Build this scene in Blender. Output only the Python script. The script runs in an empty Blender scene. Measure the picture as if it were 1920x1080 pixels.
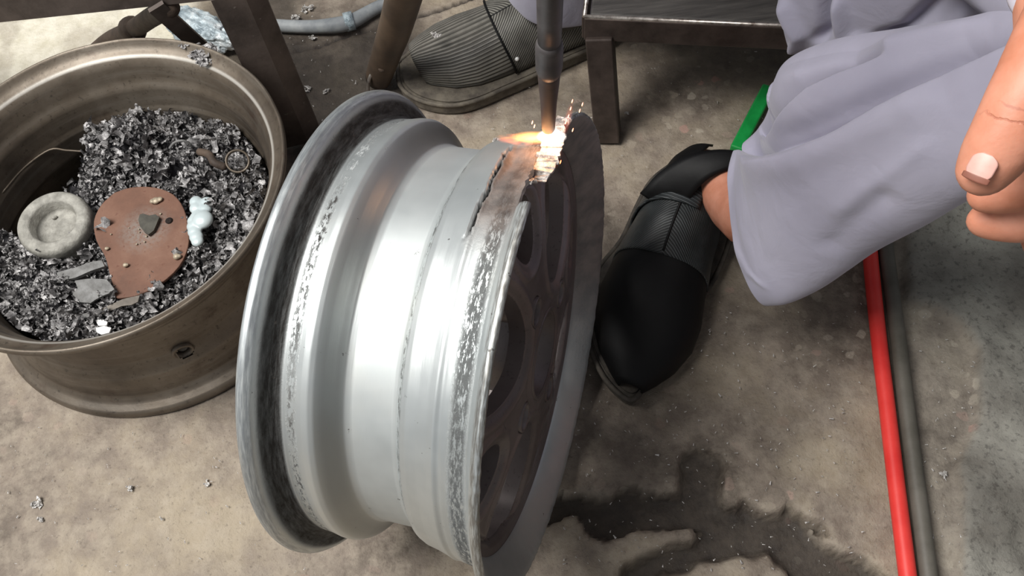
import bpy, bmesh, math, random
import numpy as np
from mathutils import Vector, Matrix, noise
R_ = math.radians
S = bpy.context.scene
COL = S.collection

# ------------------------------------------------------------------ camera
PITCH, ROLL, H, F = R_(60.5), R_(7.9), 0.816, 1600.0
_f = np.array([0, math.cos(PITCH), -math.sin(PITCH)]); _r = np.array([1., 0, 0]); _d = np.cross(_f, _r)
_c, _s = math.cos(ROLL), math.sin(ROLL)
CM = np.array([_c*_r+_s*_d, -_s*_r+_c*_d, _f])
CO = np.array([0, 0, H])
cam = bpy.data.cameras.new('camera'); cam.sensor_width = 36; cam.lens = F/1920*36; cam.clip_start = .01
co = bpy.data.objects.new('camera', cam); COL.objects.link(co); S.camera = co
m = Matrix.Identity(4)
for i in range(3):
    m[i][0] = CM[0][i]; m[i][1] = -CM[1][i]; m[i][2] = -CM[2][i]; m[i][3] = CO[i]
co.matrix_world = m
cam.dof.use_dof = False

# ------------------------------------------------------------------ light
S.view_settings.view_transform = 'Standard'; S.view_settings.look = 'None'
S.view_settings.gamma = 1; S.view_settings.exposure = 0.10
S.view_settings.use_curve_mapping = False
W = bpy.data.worlds.new('world'); S.world = W; W.use_nodes = True
nt = W.node_tree; bg = nt.nodes['Background']
tc = nt.nodes.new('ShaderNodeTexCoord'); sp = nt.nodes.new('ShaderNodeSeparateXYZ'); nt.links.new(tc.outputs['Generated'], sp.inputs[0])
# open shopfront on the left, dim workshop on the right
mr = nt.nodes.new('ShaderNodeMapRange'); nt.links.new(sp.outputs[0], mr.inputs[0])
mr.inputs[1].default_value = -1; mr.inputs[2].default_value = 1; mr.inputs[3].default_value = 0.40; mr.inputs[4].default_value = .12
bg.inputs[0].default_value = (0.93, 0.96, 1.0, 1); nt.links.new(mr.outputs[0], bg.inputs[1])

def area(name, loc, target, sx, sy, power, col=(1, 1, 1)):
    l = bpy.data.lights.new(name, 'AREA'); l.shape = 'RECTANGLE'; l.size = sx; l.size_y = sy; l.energy = power; l.color = col
    o = bpy.data.objects.new(name, l); COL.objects.link(o); o.location = loc
    o.rotation_euler = (Vector(target)-Vector(loc)).to_track_quat('-Z', 'Y').to_euler(); return o
area('daylight_opening', (-.98, .25, 1.95), (0.0, .38, .1), .9, 1.0, 58, (1.0, .975, .94))

# ------------------------------------------------------------------ helpers
def ray(x, y):
    d = np.array([(x-960)/F, (y-540)/F, 1.0]) @ CM
    return d/np.linalg.norm(d)
def P(x, y, z=0.0):
    d = ray(x, y); return CO + d*(z-H)/d[2]
def D(x, y, dist):
    return CO + ray(x, y)*dist
def lin(h):
    h = h.lstrip('#'); v = [int(h[i:i+2], 16)/255 for i in (0, 2, 4)]
    return tuple((c/12.92 if c <= .04045 else ((c+.055)/1.055)**2.4) for c in v)+(1,)

def mesh(name, verts, faces, mat=None, parent=None, smooth=True, mats=None, midx=None):
    me = bpy.data.meshes.new(name)
    me.from_pydata([tuple(map(float, v)) for v in verts], [], [tuple(int(i) for i in f) for f in faces])
    me.validate()
    o = bpy.data.objects.new(name, me); COL.objects.link(o)
    for mm in (mats or ([mat] if mat else [])): me.materials.append(mm)
    if midx is not None and len(midx) == len(me.polygons): me.polygons.foreach_set('material_index', midx)
    if smooth: me.polygons.foreach_set('use_smooth', [True]*len(me.polygons))
    if parent: o.parent = parent
    me.update(); return o
def empty(name, loc=(0, 0, 0)):
    o = bpy.data.objects.new(name, None); COL.objects.link(o); o.location = loc; o.empty_display_size = .05; return o
def tag(o, label=None, cat=None, group=None, kind=None):
    if label: o['label'] = label
    if cat: o['category'] = cat
    if group: o['group'] = group
    if kind: o['kind'] = kind
    return o
def keep(o, parent):
    """parent while the mesh is in world coordinates and the parent is a moved empty"""
    o.parent = parent
    bpy.context.view_layer.update()
    o.matrix_parent_inverse = parent.matrix_world.inverted(); return o
def solid(o, t, off=0):
    md = o.modifiers.new('s', 'SOLIDIFY'); md.thickness = t; md.offset = off; return o
def bevel(o, w=.002, n=2):
    md = o.modifiers.new('b', 'BEVEL'); md.width = w; md.segments = n; md.limit_method = 'ANGLE'; md.angle_limit = R_(40); return o
def subsurf(o, n=1):
    md = o.modifiers.new('u', 'SUBSURF'); md.levels = n; md.render_levels = n; return o
def catmull(pts, n=8):
    pts = [np.array(p, float) for p in pts]; p = [2*pts[0]-pts[1]]+pts+[2*pts[-1]-pts[-2]]; out = []
    for i in range(1, len(p)-2):
        for k in range(n):
            t = k/n; a, b, c, d = p[i-1], p[i], p[i+1], p[i+2]
            out.append(.5*((2*b)+(-a+c)*t+(2*a-5*b+4*c-d)*t*t+(-a+3*b-3*c+d)*t**3))
    out.append(pts[-1]); return out
def tube(pts, radii, n=20, caps=True, flat=1.0, up=(0, 0, 1), roundend=False):
    """verts, faces of a tube with rounded ends"""
    pts = [np.array(p, float) for p in pts]
    if np.isscalar(radii): radii = [radii]*len(pts)
    radii = list(radii)
    if roundend:
        for end in (0, 1):
            a = pts[0] if end == 0 else pts[-1]; b = pts[1] if end == 0 else pts[-2]; r = radii[0] if end == 0 else radii[-1]
            dr = (a-b)/np.linalg.norm(a-b); ex = [(a+dr*r*math.sin(t), r*math.cos(t)) for t in (.35, .7, 1.0, 1.25, 1.45)]
            if end == 0: pts = [e[0] for e in ex[::-1]]+pts; radii = [e[1] for e in ex[::-1]]+radii
            else: pts += [e[0] for e in ex]; radii += [e[1] for e in ex]
    V = []; Fc = []; up = np.array(up, float); prev = None
    for i, p in enumerate(pts):
        t = pts[min(i+1, len(pts)-1)]-pts[max(i-1, 0)]; t /= np.linalg.norm(t)
        u = (np.cross(up, t) if prev is None else prev-t*(prev@t)); nn = np.linalg.norm(u)
        if nn < 1e-6: u = np.cross([1, .3, 0], t); nn = np.linalg.norm(u)
        u /= nn; prev = u; w = np.cross(t, u)
        for k in range(n):
            a = 2*math.pi*k/n; V.append(p+radii[i]*(math.cos(a)*u+math.sin(a)*w*flat))
    for i in range(len(pts)-1):
        for k in range(n):
            k2 = (k+1) % n; Fc.append((i*n+k, i*n+k2, (i+1)*n+k2, (i+1)*n+k))
    if caps: Fc.append(tuple(range(n))[::-1]); Fc.append(tuple((len(pts)-1)*n+k for k in range(n)))
    return V, Fc
def join(*vf):
    V = []; Fc = []
    for v, f in vf:
        b = len(V); V += list(v); Fc += [tuple(i+b for i in q) for q in f]
    return V, Fc
def boxpts(c8):
    return list(c8), [(0, 1, 2, 3), (7, 6, 5, 4), (0, 4, 5, 1), (1, 5, 6, 2), (2, 6, 7, 3), (3, 7, 4, 0)]
def bar(a, b, w, h, up=(0, 0, 1)):
    """rectangular bar from a to b, w across, h along up"""
    a = np.array(a, float); b = np.array(b, float); t = (b-a)/np.linalg.norm(b-a); s = np.cross(t, up); s /= np.linalg.norm(s); u = np.cross(s, t)
    return boxpts([a-s*w/2-u*h/2, a+s*w/2-u*h/2, a+s*w/2+u*h/2, a-s*w/2+u*h/2, b-s*w/2-u*h/2, b+s*w/2-u*h/2, b+s*w/2+u*h/2, b-s*w/2+u*h/2])
def prism(poly, z0, z1):
    n = len(poly); V = [(p[0], p[1], z0) for p in poly]+[(p[0], p[1], z1) for p in poly]
    return V, [tuple(range(n))[::-1], tuple(range(n, 2*n))]+[(i, (i+1) % n, n+(i+1) % n, n+i) for i in range(n)]
def revolve(prof, n=96, closed=True):
    V = []; Fc = []; m_ = len(prof)
    for i in range(n):
        a = 2*math.pi*i/n
        for r, z in prof: V.append((r*math.cos(a), r*math.sin(a), z))
    for i in range(n):
        j = (i+1) % n
        for k in range(m_ if closed else m_-1):
            k2 = (k+1) % m_; Fc.append((i*m_+k, j*m_+k, j*m_+k2, i*m_+k2))
    return V, Fc
def densify(pts, step):
    out = []
    for i in range(len(pts)-1):
        a = np.array(pts[i], float); b = np.array(pts[i+1], float); k = max(1, int(np.linalg.norm(b-a)/step))
        out += [a+(b-a)*j/k for j in range(k)]
    out.append(np.array(pts[-1], float)); return out
def vnoise(x, y, seed=0):
    """vectorised value noise"""
    xi = np.floor(x).astype(np.int64); yi = np.floor(y).astype(np.int64); fx = x-xi; fy = y-yi
    def h(a, b):
        n_ = (a*374761393+b*668265263+seed*1442695041) & 0xffffffff
        n_ = ((n_ ^ (n_ >> 13))*1274126177) & 0xffffffff
        return ((n_ ^ (n_ >> 16)) & 0xffff)/65535.0
    u = fx*fx*(3-2*fx); v = fy*fy*(3-2*fy)
    return (h(xi, yi)*(1-u)+h(xi+1, yi)*u)*(1-v)+(h(xi, yi+1)*(1-u)+h(xi+1, yi+1)*u)*v
def fbm(x, y, o=4, seed=0):
    s = 0; a = .5
    for i in range(o): s = s+a*vnoise(x, y, seed+i*7); x = x*2.03+3.1; y = y*2.03+1.7; a *= .5
    return s
def sstep(a, b, x):
    t = np.clip((x-a)/(b-a), 0, 1); return t*t*(3-2*t)
def pldist(px, py, line):
    """distance of arrays px,py to polyline, and signed side"""
    best = np.full(px.shape, 1e9); side = np.zeros(px.shape); tt = np.zeros(px.shape)
    L = len(line)-1
    for i in range(L):
        ax, ay = line[i][:2]; bx, by = line[i+1][:2]; dx, dy = bx-ax, by-ay
        t = np.clip(((px-ax)*dx+(py-ay)*dy)/(dx*dx+dy*dy), 0, 1)
        d = np.hypot(px-ax-t*dx, py-ay-t*dy); s = np.sign((px-ax)*dy-(py-ay)*dx)
        mk = d < best; best = np.where(mk, d, best); side = np.where(mk, s, side); tt = np.where(mk, (i+t)/L, tt)
    return best, side, tt
def vcol(o, name, data):
    a = o.data.attributes.new(name, 'FLOAT', 'POINT'); a.data.foreach_set('value', np.asarray(data, dtype=np.float32))

# ------------------------------------------------------------------ materials
class G:
    def __init__(s, name):
        s.m = bpy.data.materials.new(name); s.m.use_nodes = True; s.t = s.m.node_tree; s.b = s.t.nodes['Principled BSDF']; s.tc = s.n('ShaderNodeTexCoord')
    def n(s, t, **k):
        x = s.t.nodes.new(t)
        for a, v in k.items(): setattr(x, a, v)
        return x
    def l(s, a, b): s.t.links.new(a, b)
    def map(s, scale=(1, 1, 1), src='Object'):
        mp = s.n('ShaderNodeMapping'); s.l(s.tc.outputs[src], mp.inputs[0]); mp.inputs['Scale'].default_value = scale if not np.isscalar(scale) else (scale,)*3; return mp.outputs[0]
    def noise(s, sc, det=4, ro=.55, vec=None, dist=0):
        x = s.n('ShaderNodeTexNoise'); x.inputs['Scale'].default_value = sc; x.inputs['Detail'].default_value = det; x.inputs['Roughness'].default_value = ro; x.inputs['Distortion'].default_value = dist
        s.l(vec if vec is not None else s.tc.outputs['Object'], x.inputs['Vector']); return x.outputs[0]
    def vor(s, sc, feat='F1', out=0, vec=None, rnd=1):
        x = s.n('ShaderNodeTexVoronoi', feature=feat); x.inputs['Scale'].default_value = sc; x.inputs['Randomness'].default_value = rnd
        s.l(vec if vec is not None else s.tc.outputs['Object'], x.inputs['Vector']); return x.outputs[out]
    def ramp(s, fac, stops, interp='LINEAR'):
        x = s.n('ShaderNodeValToRGB'); s.l(fac, x.inputs[0]); r = x.color_ramp; r.interpolation = interp
        while len(r.elements) < len(stops): r.elements.new(.5)
        for e, (p, c) in zip(r.elements, stops):
            e.position = p; e.color = (c, c, c, 1) if np.isscalar(c) else c
        return x.outputs[0]
    def mix(s, f, a, b, mode='MIX'):
        x = s.n('ShaderNodeMix', data_type='RGBA', blend_type=mode)
        for i, v in ((0, f), (6, a), (7, b)):
            if hasattr(v, 'links') or isinstance(v, bpy.types.NodeSocket): s.l(v, x.inputs[i])
            else: x.inputs[i].default_value = v
        return x.outputs[2]
    def math(s, op, a, b=0.0, c=None):
        x = s.n('ShaderNodeMath', operation=op)
        for i, v in enumerate((a, b) if c is None else (a, b, c)):
            if isinstance(v, bpy.types.NodeSocket): s.l(v, x.inputs[i])
            else: x.inputs[i].default_value = v
        return x.outputs[0]
    def attr(s, nm):
        x = s.n('ShaderNodeAttribute'); x.attribute_name = nm; return x.outputs['Fac']
    def bump(s, h, st=.3, d=.002, prev=None):
        x = s.n('ShaderNodeBump'); x.inputs['Strength'].default_value = st; x.inputs['Distance'].default_value = d; s.l(h, x.inputs['Height'])
        if prev is not None: s.l(prev, x.inputs['Normal'])
        s.l(x.outputs[0], s.b.inputs['Normal']); return x.outputs[0]
    def set(s, **k):
        nm = dict(col='Base Color', rough='Roughness', metal='Metallic', spec='Specular IOR Level', sss='Subsurface Weight', sheen='Sheen Weight', coat='Coat Weight')
        for a, v in k.items():
            i = s.b.inputs[nm[a]]
            if isinstance(v, bpy.types.NodeSocket): s.l(v, i)
            else: i.default_value = v
        return s

def simple(name, c1, c2=None, rough=.6, metal=0, ns=40, bump=.2, bd=.001, **k):
    g = G(name); c1 = lin(c1); c2 = lin(c2) if c2 else c1
    nz = g.noise(ns, 6, .65); g.set(col=g.ramp(nz, [(.35, c1), (.65, c2)]), rough=rough, metal=metal, **k)
    if bump: g.bump(g.noise(ns*3, 5, .6), bump, bd)
    return g.m

# --- floor
g = G('concrete_floor')
wv = g.tc.outputs['Object']
n1 = g.noise(7, 8, .62); n2 = g.noise(45, 6, .7); n3 = g.noise(260, 3, .6); n4 = g.noise(2.2, 3, .5)
base = g.ramp(n1, [(.34, lin('5a5046')), (.48, lin('82766a')), (.62, lin('a0937f'))])
base = g.mix(g.ramp(n2, [(.42, 0), (.7, .6)]), base, lin('b3a898'))
dv = g.n('ShaderNodeVectorMath', operation='ADD'); g.l(wv, dv.inputs[0])
nzc = g.n('ShaderNodeTexNoise'); nzc.inputs['Scale'].default_value = 90; g.l(wv, nzc.inputs['Vector'])
sc_ = g.n('ShaderNodeVectorMath', operation='SCALE'); g.l(nzc.outputs['Color'], sc_.inputs[0]); sc_.inputs['Scale'].default_value = .012; g.l(sc_.outputs[0], dv.inputs[1])
agg = g.vor(58, vec=dv.outputs[0]); aggc = g.vor(58, out=1, vec=dv.outputs[0])
seph = g.n('ShaderNodeSeparateColor'); g.l(aggc, seph.inputs[0])
pick = g.math('MULTIPLY', g.ramp(agg, [(.29, 1), (.37, 0)]), g.ramp(seph.outputs[0], [(.45, 0), (.8, 1)]))
pick = g.math('MULTIPLY', pick, g.ramp(g.noise(5, 3), [(.40, 0.15), (.58, .95)]))
pick = g.math('MULTIPLY', pick, g.attr('peb')); base = g.mix(pick, base, g.ramp(seph.outputs[1], [(0, lin('a89c8a')), (.8, lin('c2b8a8')), (1, lin('b08478'))]))
base = g.mix(g.ramp(n3, [(.30, .35), (.40, 0)]), base, lin('4a423a'))
base = g.mix(g.math('MULTIPLY', g.attr('cream'), 1.0), base, g.ramp(n2, [(.3, lin('cfc8b2')), (.6, lin('e6e0cf'))]))
slabc = g.ramp(n1, [(.34, lin('66625b')), (.5, lin('8b8981')), (.66, lin('adaca2'))])
slabc = g.mix(g.ramp(g.noise(160, 4, .7), [(.36, .6), (.46, 0)]), slabc, lin('4a4845'))
base = g.mix(g.attr('slab'), base, slabc)
base = g.mix(g.attr('dark'), base, g.ramp(n2, [(.3, lin('211c19')), (.75, lin('4a423b'))]))
g.set(col=base, rough=g.ramp(n2, [(.3, .55), (.7, .85)]), spec=.4)
b1 = g.bump(n2, .6, .004); b1 = g.bump(n3, .5, .0012, b1); g.bump(g.noise(120, 6, .7), .5, .002, b1)
M_FLOOR = g.m

# --- wheel paint
def rim_material(name, dirt=False):
    g = G(name); sx = g.n('ShaderNodeSeparateXYZ'); g.l(g.tc.outputs['Object'], sx.inputs[0]); z = sx.outputs[2]
    rad = g.math('SQRT', g.math('ADD', g.math('POWER', sx.outputs[0], 2.0), g.math('POWER', sx.outputs[1], 2.0)))
    big = g.noise(9, 4, .6); fine = g.noise(300, 4, .7); streak = g.noise(1, 5, .65, vec=g.map((70, 70, 900)))
    if dirt:
        col = g.ramp(big, [(.3, lin('5a5150')), (.7, lin('827a78'))])
        col = g.mix(g.ramp(fine, [(.3, .5), (.42, 0)]), col, lin('2c2624'))
        g.set(col=col, metal=.35, rough=.42); g.bump(fine, .15, .0006); return g.m
    col = g.ramp(big, [(.25, lin('a9afb0')), (.55, lin('c3c8c8')), (.8, lin('cdcfcb'))])
    def band(a, b, e=.0015):
        return g.math('MULTIPLY', g.n_('LIN', z, a-e, a+e), g.n_('LIN', z, b+e, b-e))
    def n_(kind, v, a, b):
        x = g.n('ShaderNodeMapRange'); g.l(v, x.inputs[0]); x.inputs[1].default_value = a; x.inputs[2].default_value = b; x.interpolation_type = 'SMOOTHSTEP'; return x.outputs[0]
    g.n_ = n_
    # broad dark drop slope, dirt in the grooves
    sp1 = g.ramp(streak, [(.40, 0), (.56, 1)])
    spk = g.ramp(g.noise(1, 6, .75, vec=g.map((160, 160, 420))), [(.50, 0), (.56, 1)])
    spk2 = g.ramp(g.noise(1, 6, .8, vec=g.map((130, 130, 500))), [(.44, 0), (.52, 1)])
    patch = g.ramp(g.noise(14, 3, .5), [(.38, .25), (.6, 1)])
    m1 = band(.0115, .0215, .0018); col = g.mix(g.math('MULTIPLY', m1, g.ramp(streak, [(.2, .8), (.6, 1)])), col, lin('17130f'))
    outr = g.attr('outer'); m2 = g.math('MULTIPLY', g.math('MULTIPLY', outr, band(.0255, .0315, .002)), spk); col = g.mix(g.math('MULTIPLY', m2, patch), col, lin('231e1b'))
    m3 = g.math('MULTIPLY', band(.045, .0585, .004), g.ramp(big, [(.3, .45), (.7, .62)])); col = g.mix(m3, col, lin('6f706e'))
    m4 = g.math('MULTIPLY', band(.097, .1005, .0015), spk); col = g.mix(g.math('MULTIPLY', m4, .8), col, lin('3b3733'))
    m5 = g.math('MULTIPLY', g.math('MULTIPLY', outr, band(.137, .1485, .0025)), spk2); col = g.mix(g.math('MULTIPLY', m5, .9), col, lin('393b3b'))
    m7 = g.math('MULTIPLY', g.math('MULTIPLY', band(.1575, .167, .0012), g.n_('LIN', rad, .1855, .1870)), g.ramp(streak, [(.40, .05), (.55, .75)])); col = g.mix(m7, col, lin('6a655e'))
    m8 = g.math('MULTIPLY', band(-.002, .010, .001), g.ramp(streak, [(.35, 0), (.6, .55)])); col = g.mix(m8, col, lin('6b7078'))
    rare = g.ramp(g.noise(1, 6, .7, vec=g.map((90, 90, 90))), [(.675, 0), (.69, 1)]); col = g.mix(g.math('MULTIPLY', rare, .8), col, lin('4b4744'))
    bn = g.attr('burn_shade'); col = g.mix(g.math('MULTIPLY', bn, .92), col, g.ramp(g.noise(60, 4), [(.35, lin('4a403b')), (.65, lin('776a62'))]))
    col = g.mix(g.attr('crack'), col, lin('0b0908'))
    allm = g.math('MAXIMUM', g.math('MAXIMUM', m1, m2), g.math('MAXIMUM', m5, g.math('MAXIMUM', bn, g.attr('crack'))))
    g.set(col=col, metal=g.math('MULTIPLY', g.math('SUBTRACT', 1.0, allm), .72), rough=g.math('ADD', g.ramp(g.noise(25, 5), [(.3, .36), (.7, .46)]), g.math('ADD', g.math('MULTIPLY', allm, .3), g.math('MULTIPLY', band(.060, .096, .004), .17))))
    b = g.bump(g.noise(12, 3), .12, .004); b = g.bump(streak, .12, .0006, b); g.bump(g.math('MULTIPLY', allm, fine), .6, .0015, b)
    return g.m
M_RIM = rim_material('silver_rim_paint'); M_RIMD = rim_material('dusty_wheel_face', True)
g = G('freshly_torn_aluminium'); g.set(col=g.ramp(g.noise(120, 5, .7), [(.3, lin('77716d')), (.6, lin('cfcac5'))]), metal=.6, rough=.38); g.bump(g.noise(250, 5, .7), .9, .002); M_FRESH = g.m

g = G('worn_steel'); sx = g.n('ShaderNodeSeparateXYZ'); g.l(g.tc.outputs['Object'], sx.inputs[0])
big = g.noise(8, 5, .65); col = g.ramp(big, [(.28, lin('463e36')), (.5, lin('6a6054')), (.72, lin('857c70'))])
col = g.mix(g.ramp(g.noise(24, 6, .7), [(.56, 0), (.72, .7)]), col, lin('46342a'))
col = g.mix(g.ramp(g.noise(200, 4, .7), [(.3, .6), (.42, 0)]), col, lin('2b2520'))
col = g.mix(g.ramp(g.noise(1, 4, .6, vec=g.map((8, 8, 150))), [(.5, 0), (.8, .3)]), col, lin('9a958c'))
rad = g.math('SQRT', g.math('ADD', g.math('POWER', sx.outputs[0], 2.0), g.math('POWER', sx.outputs[1], 2.0)))
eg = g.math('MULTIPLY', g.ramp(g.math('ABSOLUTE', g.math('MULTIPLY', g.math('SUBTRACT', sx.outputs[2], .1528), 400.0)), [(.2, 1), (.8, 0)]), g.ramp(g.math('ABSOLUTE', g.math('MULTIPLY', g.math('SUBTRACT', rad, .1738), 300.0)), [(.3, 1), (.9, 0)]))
col = g.mix(g.math('MULTIPLY', eg, .75), col, lin('c9c5bd'))  # highlight line along the step ring, painted into the steel colour
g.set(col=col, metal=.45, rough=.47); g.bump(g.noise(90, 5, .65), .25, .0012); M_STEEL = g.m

g = G('dark_bench_iron'); col = g.ramp(g.noise(14, 6, .65), [(.3, lin('3c3531')), (.55, lin('645a54')), (.8, lin('7a6e66'))])
col = g.mix(g.ramp(g.noise(110, 4), [(.68, 0), (.74, .8)]), col, lin('8d8780'))
g.set(col=col, metal=.3, rough=.5); g.bump(g.noise(150, 5), .3, .001); M_IRON = g.m
g = G('brown_stool_iron'); col = g.ramp(g.noise(20, 6, .65), [(.3, lin('2c2522')), (.6, lin('4f4540')), (.85, lin('73675f'))])
g.set(col=col, metal=.35, rough=.42); g.bump(g.noise(110, 5), .35, .0012); M_STOOL = g.m
g = G('bright_worn_edge'); g.set(col=g.ramp(g.noise(90, 5, .7), [(.35, lin('6c625b')), (.6, lin('c4bdb6'))]), metal=.8, rough=.35); M_EDGE = g.m
g = G('dark_seat_plank'); w = g.noise(1, 6, .7, vec=g.map((14, 180, 50))); g.set(col=g.ramp(w, [(.3, lin('2c2a29')), (.65, lin('4f4c49')), (.8, lin('74706b'))]), rough=.6); g.bump(w, .4, .001); M_PLANK = g.m

def dross(name, a, b, c):
    g = G(name); nz = g.noise(110, 7, .75); g.set(col=g.ramp(nz, [(.3, lin(a)), (.5, lin(b)), (.68, lin(c))]), metal=.3, rough=g.ramp(g.noise(60, 3), [(.35, .25), (.65, .55)])); g.bump(g.noise(400, 4, .7), .7, .0015); return g.m
M_DROSS = dross('crumpled_aluminium_dross', '3e3d3d', '8e8c8c', 'dcdad9')
M_CHIP = dross('bright_swarf', '8d8984', 'c2bfbb', 'f2f0ee')
g = G('dross_bed'); g.set(col=g.ramp(g.noise(150, 7, .8), [(.4, lin('121113')), (.6, lin('58565a')), (.75, lin('aaa8ac'))]), metal=.4, rough=.5); g.bump(g.noise(180, 6, .8), 1, .005); M_BED = g.m

g = G('rusty_plate'); col = g.ramp(g.noise(18, 6, .65), [(.3, lin('5a3e31')), (.5, lin('6e4d3d')), (.72, lin('80604f'))])
sx = g.n('ShaderNodeVectorMath', operation='LENGTH'); g.l(g.tc.outputs['Object'], sx.inputs[0])
col = g.mix(g.math('MULTIPLY', g.ramp(sx.outputs['Value'], [(.008, .9), (.032, 0)]), g.ramp(g.noise(230, 4, .7), [(.4, .2), (.55, 1)])), col, lin('7d746d'))
col = g.mix(g.ramp(g.noise(140, 4), [(.62, 0), (.7, .7)]), col, lin('5a3425'))
g.set(col=col, rough=.7); g.bump(g.noise(130, 5), .3, .001); M_RUST = g.m
M_PUCK = simple('cast_grey_disc', '7f7d76', 'a9a79f', .7, .1, 90, .6, .0015)
M_BLUE = simple('pale_solid_aluminium', 'b9c6c8', 'cbd6d7', .35, .15, 20, .1)
M_FLAKE = simple('grey_metal_flake', '5e5d5b', '858584', .65, .15, 80, .4)
M_DULL = simple('dull_brown_grey_flake', '5a544d', '726b62', .6, .2, 60, .3)
M_DARK = simple('charcoal_flake', '37352f', '4c4a42', .7, 0, 80, .4)
M_WHITE = simple('white_flake', 'd8d8d6', 'f0f0ee', .5, 0, 60, .3)
M_BRASS = simple('small_nugget', '8f8471', 'bcae98', .5, .3, 150, .6)

g = G('lavender_cotton'); n_ = g.noise(1, 2, .5, vec=g.map(1400)); n2_ = g.noise(9, 4, .55)
g.set(col=g.ramp(n2_, [(.3, lin('9a98a9')), (.7, lin('a9a7b7'))]), rough=.85, sheen=.25, spec=.2)
b = g.bump(n_, .12, .0004); g.bump(g.noise(28, 4, .55, dist=.6), .25, .006, b); M_CLOTH = g.m
M_CUFF = simple('pale_sleeve_cotton', 'c6c2cf', 'd3cfda', .85, 0, 30, .15)
g = G('skin'); nz = g.noise(40, 5, .6); g.set(col=g.ramp(nz, [(.3, lin('b9785c')), (.6, lin('cf927a'))]), rough=.5, sss=.15, spec=.4)
g.b.inputs['Subsurface Radius'].default_value = (.006, .002, .001)
g.b.inputs['Subsurface Scale'].default_value = 1
def crease(col, px, d0, dirpx, wdt=.0005, rad=.012):
    c = D(px[0], px[1], d0); a2 = D(dirpx[0], dirpx[1], d0)-c; a2 /= np.linalg.norm(a2)
    sb = g.n('ShaderNodeVectorMath', operation='SUBTRACT'); g.l(g.tc.outputs['Object'], sb.inputs[0]); sb.inputs[1].default_value = tuple(c)
    dt = g.n('ShaderNodeVectorMath', operation='DOT_PRODUCT'); g.l(sb.outputs[0], dt.inputs[0]); dt.inputs[1].default_value = tuple(a2)
    le = g.n('ShaderNodeVectorMath', operation='LENGTH'); g.l(sb.outputs[0], le.inputs[0])
    w_ = g.math('ABSOLUTE', g.math('ADD', dt.outputs['Value'], g.math('MULTIPLY', g.math('SUBTRACT', g.noise(260, 3), .5), .004)))
    m_ = g.math('MULTIPLY', g.ramp(g.math('DIVIDE', w_, wdt), [(.3, 1), (1, 0)]), g.ramp(g.math('DIVIDE', le.outputs['Value'], rad), [(.5, .7), (1, 0)]))
    return g.mix(g.math('MULTIPLY', m_, .6), col, lin('8c4a38')), m_
col = g.ramp(nz, [(.3, lin('b37257')), (.6, lin('c98c74'))]); ms = []
for px, dpx, rr in (((1893, 226), (1872, 272), .012), ((1903, 200), (1883, 247), .007)):
    col, m_ = crease(col, px, .288, dpx, rad=rr); ms.append(m_)
g.set(col=col)
b = g.bump(g.noise(260, 4, .6), .2, .0006); b = g.bump(g.vor(500, 'DISTANCE_TO_EDGE'), .12, .0004, b)
g.bump(g.math('SUBTRACT', 1.0, ms[0]), .4, .001, b); M_SKIN = g.m
M_NAIL = simple('nail', 'c8958a', 'd6a99d', .42, 0, 60, .05)
M_NAILTIP = simple('nail_tip', '7a4a3c', '8c5a4a', .5, 0, 60, .05)
M_CREASE = simple('skin_crease', '8f4f3c', '9c5b48', .6, 0, 60, .05)

def leather(name, c1, c2, c3, rough, ang=None, scale=420, depth=.0018, worn=.5):
    g = G(name); col = g.ramp(g.noise(30, 5, .6), [(.3, lin(c1)), (.6, lin(c2))])
    if ang is not None:
        uv = g.tc.outputs['UV']; s2 = g.n('ShaderNodeSeparateXYZ'); g.l(uv, s2.inputs[0])
        if ang == 'herring':
            v = g.math('ADD', s2.outputs[0], g.math('MULTIPLY', g.math('ABSOLUTE', g.math('SUBTRACT', s2.outputs[1], .5)), -.55))
        elif ang == 'across': v = g.math('ADD', s2.outputs[0], g.math('MULTIPLY', s2.outputs[1], .06))
        else: v = s2.outputs[1]
        sn = g.math('SINE', g.math('MULTIPLY', v, scale)); rib = g.ramp(g.math('MULTIPLY_ADD', sn, .5, .5), [(.1, 0), (.6, 1)])
        wr = g.math('MULTIPLY', rib, g.ramp(g.noise(16, 4, .6), [(.38, .1), (.62, worn)]))
        col = g.mix(wr, col, lin(c3)); b = g.bump(rib, .9, depth)
    else: b = g.bump(g.noise(90, 5), .3, .001)
    g.set(col=col, rough=rough, spec=.4); g.bump(g.noise(200, 5), .25, .0006, b); return g.m
M_LB_RIB = leather('black_ribbed_leather', '121415', '1d2021', '565b5c', .42, 'herring', 560, worn=.7)
M_LB_ACR = leather('black_banded_leather', '1b1e1f', '24282a', '4e5355', .42, 'across', 560, worn=.5)
M_LB = leather('black_smooth_leather', '0a0a0b', '131314', '1', .6) if False else simple('black_smooth_leather', '050506', '0a0a0b', .6, 0, 40, .2, spec=.25)
M_LG_RIB = leather('grey_herringbone_leather', '34322f', '413f3b', '8a8880', .5, 'herring', 430, worn=.9)
M_LG_ACR = leather('grey_ribbed_leather', '3a3833', '4a4741', '85827a', .5, 'along', 190, worn=.75)
M_SOLE = simple('worn_rubber_sole', '2b2723', '4a443c', .8, 0, 60, .5, .002)
M_SOLEG = simple('dusty_rubber_sole', '453f38', '6b6458', .8, 0, 60, .5, .002)
M_STITCH = simple('pale_stitching', '9a9a94', 'b5b5ae', .7, 0, 60, .1)

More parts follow.
